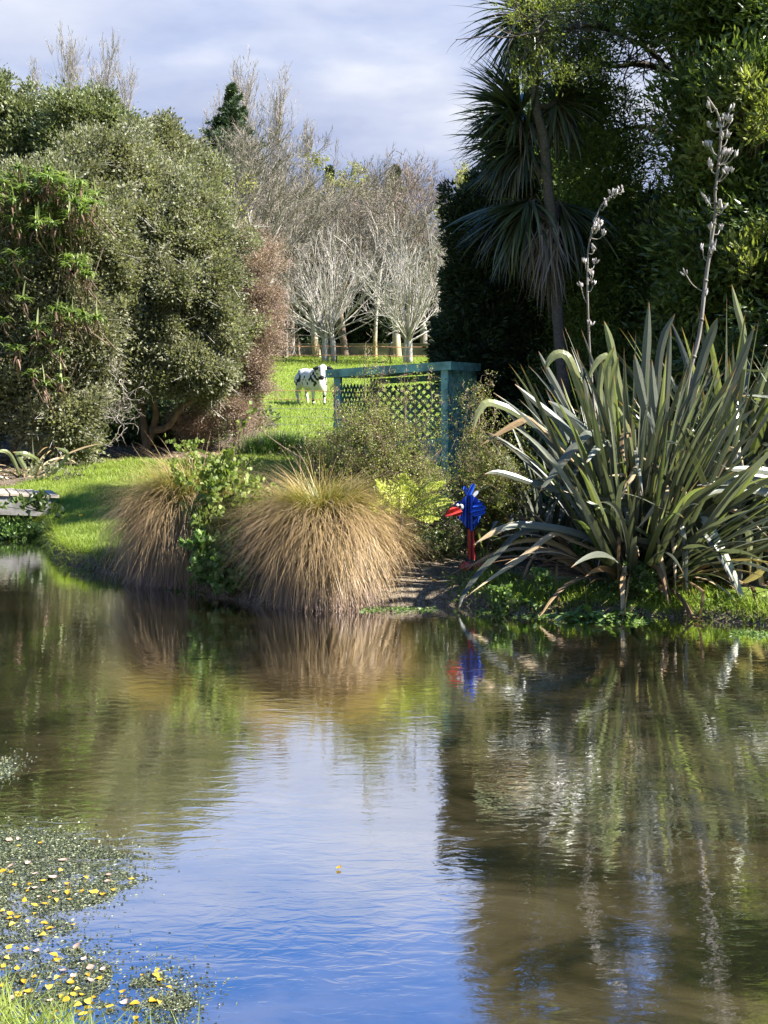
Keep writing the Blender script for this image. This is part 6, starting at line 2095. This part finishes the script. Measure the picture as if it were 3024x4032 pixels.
# broad-leaved evergreen filling the corner
lob_l = [LB(2900, 120, 14.6, 330, 260, 1.2), LB(2980, 480, 14.4, 330, 260, 1.2), LB(2830, 760, 14.6, 180, 220, 1.0), LB(2960, 980, 14.3, 300, 280, 1.2), LB(2840, 1240, 14.3, 240, 240, 1.0), LB(3200, 300, 14.5, 420, 500, 1.6), LB(3250, 1000, 14.3, 420, 600, 1.6),
         LB(2760, 1050, 14.5, 120, 160, .7), LB(2960, -250, 14.8, 420, 300, 1.5), LB(3100, 1500, 14.0, 420, 300, 1.2), LB(2720, 1480, 14.3, 220, 180, .9), LB(2770, 560, 14.8, 90, 130, .6)]
shrub('laurel_tree', 'tall glossy broad-leaved evergreen with sunlit leaf tufts, filling the corner', 'tree', foot(3080, 14.8), lob_l, M_laurel, 831, 5200, 26, .26, .115, .036, B_dark,
      trunks=[[foot(3080, 14.8), P(3060, 1500, 14.8), P(3020, 900, 14.8), P(3000, 300, 14.9), .14]], out=.8, up=.25, front=.4, flat=.7, twig_n=300, twig_l=.3, rmin=.6)
rng = rg(832)
laurel = bpy.data.objects['laurel_tree']
g = Geo()
lob = [LB(2960, 310, 12.9, 70, 60, .3), LB(2930, 380, 12.9, 60, 60, .3), LB(3010, 420, 12.8, 60, 90, .3), LB(2970, 500, 12.9, 60, 60, .3), LB(2925, 1000, 12.9, 55, 55, .25), LB(2985, 930, 12.9, 50, 50, .25), LB(2950, 1060, 12.8, 40, 40, .2), LB(2770, 540, 13.4, 40, 60, .25), LB(2740, 590, 13.4, 40, 40, .25), LB(2810, 640, 13.4, 40, 30, .2)]
C, U = lobe_clumps(rng, lob, 105, rmin=.1, rmax=1.35, front=1)
clump_leaves(rng, g, C, U, 16, .10, .10, .034, out=.5, up=.6)
limbs_to(rng, g, C + [.3, 1.2, -.4], C, .008, mat=1, n=4)
part(g, 'leaf_tufts', [M_lime, B_brown], laurel)

# dark shrubs added as backing for the deep shade under the trees, and the taller trees that shade this corner from the sun's side
shrub('backing_shrub', 'dark evergreen thicket in deep shade behind the big flax', 'bush', foot(2600, 17.8),
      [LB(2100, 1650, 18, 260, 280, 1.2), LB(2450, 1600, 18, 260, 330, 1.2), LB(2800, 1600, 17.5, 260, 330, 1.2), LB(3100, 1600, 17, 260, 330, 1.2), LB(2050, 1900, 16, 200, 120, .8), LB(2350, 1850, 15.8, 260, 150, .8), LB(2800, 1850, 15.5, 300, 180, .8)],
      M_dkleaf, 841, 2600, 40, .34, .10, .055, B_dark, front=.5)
shrub('backing_shrub', 'tall dark evergreen backing the small-leaved tree', 'bush', foot(2350, 20),
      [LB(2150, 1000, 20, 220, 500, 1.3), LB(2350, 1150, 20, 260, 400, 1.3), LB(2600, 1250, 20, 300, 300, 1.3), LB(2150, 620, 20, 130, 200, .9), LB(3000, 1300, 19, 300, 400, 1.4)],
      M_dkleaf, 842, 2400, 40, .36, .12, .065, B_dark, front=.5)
for i, (x, y, h_, r_, lb) in enumerate([(8.2, 14.6, 9.5, 2.0, 'tall evergreen beyond the corner laurel, mostly outside the picture'), (9.2, 18.2, 11, 2.4, 'tallest evergreen on the sunny side of the dark trees'), (9.0, 21.5, 10.5, 2.2, 'evergreen behind the laurel, nearest the sky gaps')]):
    z0 = gz(x, y)
    shrub('evergreen_tree', lb, 'tree', [x, y, z0], [[x, y, z0 + h_ * .62, r_ * .8, r_ * .8, h_ * .36], [x - .5, y, z0 + h_ * .35, r_, r_, h_ * .3], [x + .6, y + .3, z0 + h_ * .4, r_, r_, h_ * .3]], M_dkleaf, 850 + i, 1500, 34, .5, .16, .09, B_dark, front=1.1,
          trunks=[[[x, y, z0], [x, y, z0 + h_ * .6], .2]], group='tall evergreens on the sunny side')

# ------------------------------------------------------------------ things floating on the near water
def c7(x, y):
    return W0(x / 1.659, 2900 + y / 1.659)


rng = rg(900)
M_yel = leaf_mat('yellow_fallen_leaf', [(.42, .22, .015), (.58, .36, .02), (.68, .50, .07)], trans=.2, rough=.45, spec=.4)
M_pink = leaf_mat('brown_fallen_leaf', [(.22, .14, .09), (.38, .25, .19), (.48, .34, .28)], trans=.15, rough=.6)


def leaf_mesh(curl, cup, name, mat, seed):
    r_ = rg(seed)
    n_ = 9
    t = np.linspace(0, 1, n_)
    hw = np.sin(np.pi * t ** .8) * .36 + .015
    x = t - .5
    V = []
    for k in (-1, -.5, 0, .5, 1):
        V.append(np.stack([x, hw * k, curl * (x * 2) ** 2 + cup * (k * hw / .36) ** 2 + .02 * np.sin(7 * x + k)], 1))
    V = np.stack(V, 1).reshape(-1, 3)
    V[:, 2] -= V[:, 2].min()
    Q = [(i * 5 + k, i * 5 + k + 1, i * 5 + 6 + k, i * 5 + 5 + k) for i in range(n_ - 1) for k in range(4)]
    g = Geo()
    g.add(V, Q, v=r_.uniform())
    st = np.array([[-.5, 0, 0], [-.62, .03, .02], [-.72, .05, .03]]) + [0, 0, V[0, 2]]
    polytube(g, st, .014, 4, v=.9)
    o = g.build(name, mat, smooth=True)
    return o


protoY = [leaf_mesh(c_, u_, 'floating_leaf', M_yel, 901 + i) for i, (c_, u_) in enumerate([(.05, .05), (.22, .10), (.03, .16), (.12, -.04), (-.03, .22)])]
protoP = [leaf_mesh(c_, u_, 'fallen_leaf', M_pink, 911 + i) for i, (c_, u_) in enumerate([(.12, .1), (.25, .2)])]
yel = [(125, 722), (265, 705), (20, 890), (70, 895), (405, 888), (285, 950), (95, 980), (195, 975), (445, 970), (565, 930), (860, 940), (180, 1020), (330, 1060), (160, 1080), (370, 1080), (225, 1110), (295, 1105), (440, 1030), (530, 1020), (600, 1025), (625, 1025), (455, 1075),
       (670, 1040), (740, 1010), (20, 1150), (225, 1165), (70, 1170), (110, 1190), (65, 1200), (80, 1240), (180, 1218), (290, 1235), (325, 1265), (475, 1240), (280, 1310), (60, 1385), (170, 1400), (350, 1440), (380, 1470), (45, 1460), (25, 1510), (110, 1530), (155, 1615), (225, 1580),
       (380, 1590), (470, 1590), (460, 1620), (575, 1570), (650, 1590), (320, 1650), (120, 1695), (185, 1680), (400, 1710), (430, 1735), (505, 1665), (480, 1695), (535, 1700), (605, 1720), (590, 1785), (575, 1745), (720, 1775), (805, 1680), (880, 1758), (935, 1570), (1020, 1575),
       (1025, 1540), (1045, 1603), (1105, 1650), (1000, 1740), (1040, 1750), (540, 1825), (360, 1820), (890, 1850), (10, 1640), (510, 1770)]
pnk = [(70, 855), (185, 840), (410, 818), (235, 910), (710, 915), (345, 935), (360, 1025), (260, 1060), (700, 955), (225, 1005), (590, 1520), (670, 1535), (410, 1540), (480, 1580), (590, 1605), (330, 1740), (190, 1790), (550, 1470), (500, 1385), (120, 680), (60, 685), (240, 1415), (125, 1690),
       (815, 1755), (75, 1720)]
for lst, protos, lb, grp, s0 in ((yel, protoY, 'small yellow fallen leaf floating among the weed by the near bank', 'yellow leaves floating by the near bank', .025),
                                 (pnk, protoP, 'pinkish brown fallen leaf lying flat among the floating weed', 'brown leaves floating by the near bank', .030)):
    used = set()
    for i, xy in enumerate(lst):
        k = i % len(protos)
        if k not in used:
            o = protos[k]
            used.add(k)
        else:
            o = protos[k].copy()
            COL.objects.link(o)
        p = c7(*xy)
        o.location = (p[0], p[1], .006)
        o.rotation_euler = (rng.normal() * .15, rng.normal() * .15, rng.uniform(0, 6.28))
        s_ = s0 * rng.uniform(.75, 1.3)
        o.scale = (s_, s_ * rng.uniform(.8, 1.2), s_)
        tag(o, lb, 'leaf', grp)
o = protoY[1].copy()
COL.objects.link(o)
p = W0(1335, 3423)
o.location = (p[0], p[1], .006)
o.scale = (.03, .03, .03)
tag(o, 'single orange leaf drifting alone on the open reflection', 'leaf')

# pond weed mats
M_pw = leaf_mat('pond_weed', [(.035, .045, .028), (.085, .10, .058), (.26, .27, .13)], trans=.2, rough=.4, spec=.5)
g = Geo()


def in_poly(pts, pl):
    pl = np.asarray(pl, float)
    ins = np.zeros(len(pts), bool)
    for i in range(len(pl)):
        a, b = pl[i], pl[(i + 1) % len(pl)]
        c = (a[1] > pts[:, 1]) != (b[1] > pts[:, 1])
        ins ^= c & (pts[:, 0] < (b[0] - a[0]) * (pts[:, 1] - a[1]) / (b[1] - a[1] + 1e-9) + a[0])
    return ins


for pl, n_, thr in [([(-300, 620), (0, 625), (430, 650), (640, 735), (920, 790), (700, 800), (400, 790), (0, 800), (-300, 800)], 12000, -.7),
                    ([(-300, 830), (400, 810), (780, 870), (990, 930), (760, 1010), (730, 1060), (520, 1130), (350, 1140), (100, 1190), (-300, 1200)], 17000, -.35),
                    ([(-300, 1200), (400, 1190), (520, 1260), (320, 1330), (-300, 1380)], 3000, -.15), ([(-300, 1480), (500, 1370), (740, 1530), (720, 1620), (560, 1750), (300, 1800), (-300, 1800)], 10000, -.35),
                    ([(930, 1740), (1060, 1705), (1180, 1700), (1280, 1745), (1150, 1800), (1090, 1770)], 3200, -.8), ([(860, 1600), (1020, 1530), (1080, 1590), (1000, 1640), (850, 1640)], 700, -.2), ([(-300, 170), (60, 165), (110, 210), (60, 270), (-300, 290)], 3500, -.6),
                    ([(300, 1760), (900, 1740), (900, 1800), (400, 1850)], 1500, .1)]:
    pl = np.array(pl, float)
    q_ = np.stack([rng.uniform(pl[:, 0].min(), pl[:, 0].max(), n_ * 2), rng.uniform(pl[:, 1].min(), pl[:, 1].max(), n_ * 2)], 1)
    q_ = q_[in_poly(q_, pl)][:n_]
    d = F * EYE / (2900 + q_[:, 1] / 1.659 - HZ)
    X = (q_[:, 0] / 1.659 - CX) / F * d
    nzv = wob(X, d, 6, 4) + .6 * wob(X, d, 15, 8)
    k_ = nzv > thr
    X, d = X[k_], d[k_]
    m_ = len(X)
    ed_ = rng.uniform(0, 1, m_) < .4
    X, d = X + ed_ * rng.normal(size=m_) * .05, d + ed_ * rng.normal(size=m_) * .11
    pos = np.stack([X, d, rng.uniform(.001, .005, m_)], 1)
    L_ = rng.uniform(.004, .016, m_)
    lng = rng.uniform(0, 1, m_) < .03
    L_[lng] *= 3.5
    leaves(g, pos, unit(rng, m_) * [1, 1, .05], rng, L_, np.where(lng, .003, L_ * .5), rng.uniform(0, 1, m_) ** 1.3)
o = g.build('pond_weed', M_pw)
o['kind'] = 'stuff'
# duckweed and bits along the far waterline
g = Geo()
for a, b, n_ in [((1880, 2410), (2560, 2445), 900), ((1420, 2400), (1720, 2398), 260), ((2880, 2490), (3050, 2500), 420), ((560, 2300), (760, 2335), 120)]:
    t = rng.uniform(0, 1, n_)
    p = np.array([W0(a[0] + (b[0] - a[0]) * u, a[1] + (b[1] - a[1]) * u + abs(rng.normal()) * 9 - 6) for u in t])
    p[:, 2] = rng.uniform(.002, .01, n_)
    leaves(g, p, unit(rng, n_) * [1, 1, .2], rng, rng.uniform(.012, .05, n_), rng.uniform(.006, .02, n_), rng.uniform(0, 1, n_))
o = g.build('waterline_weed', M_weed)
o['kind'] = 'stuff'
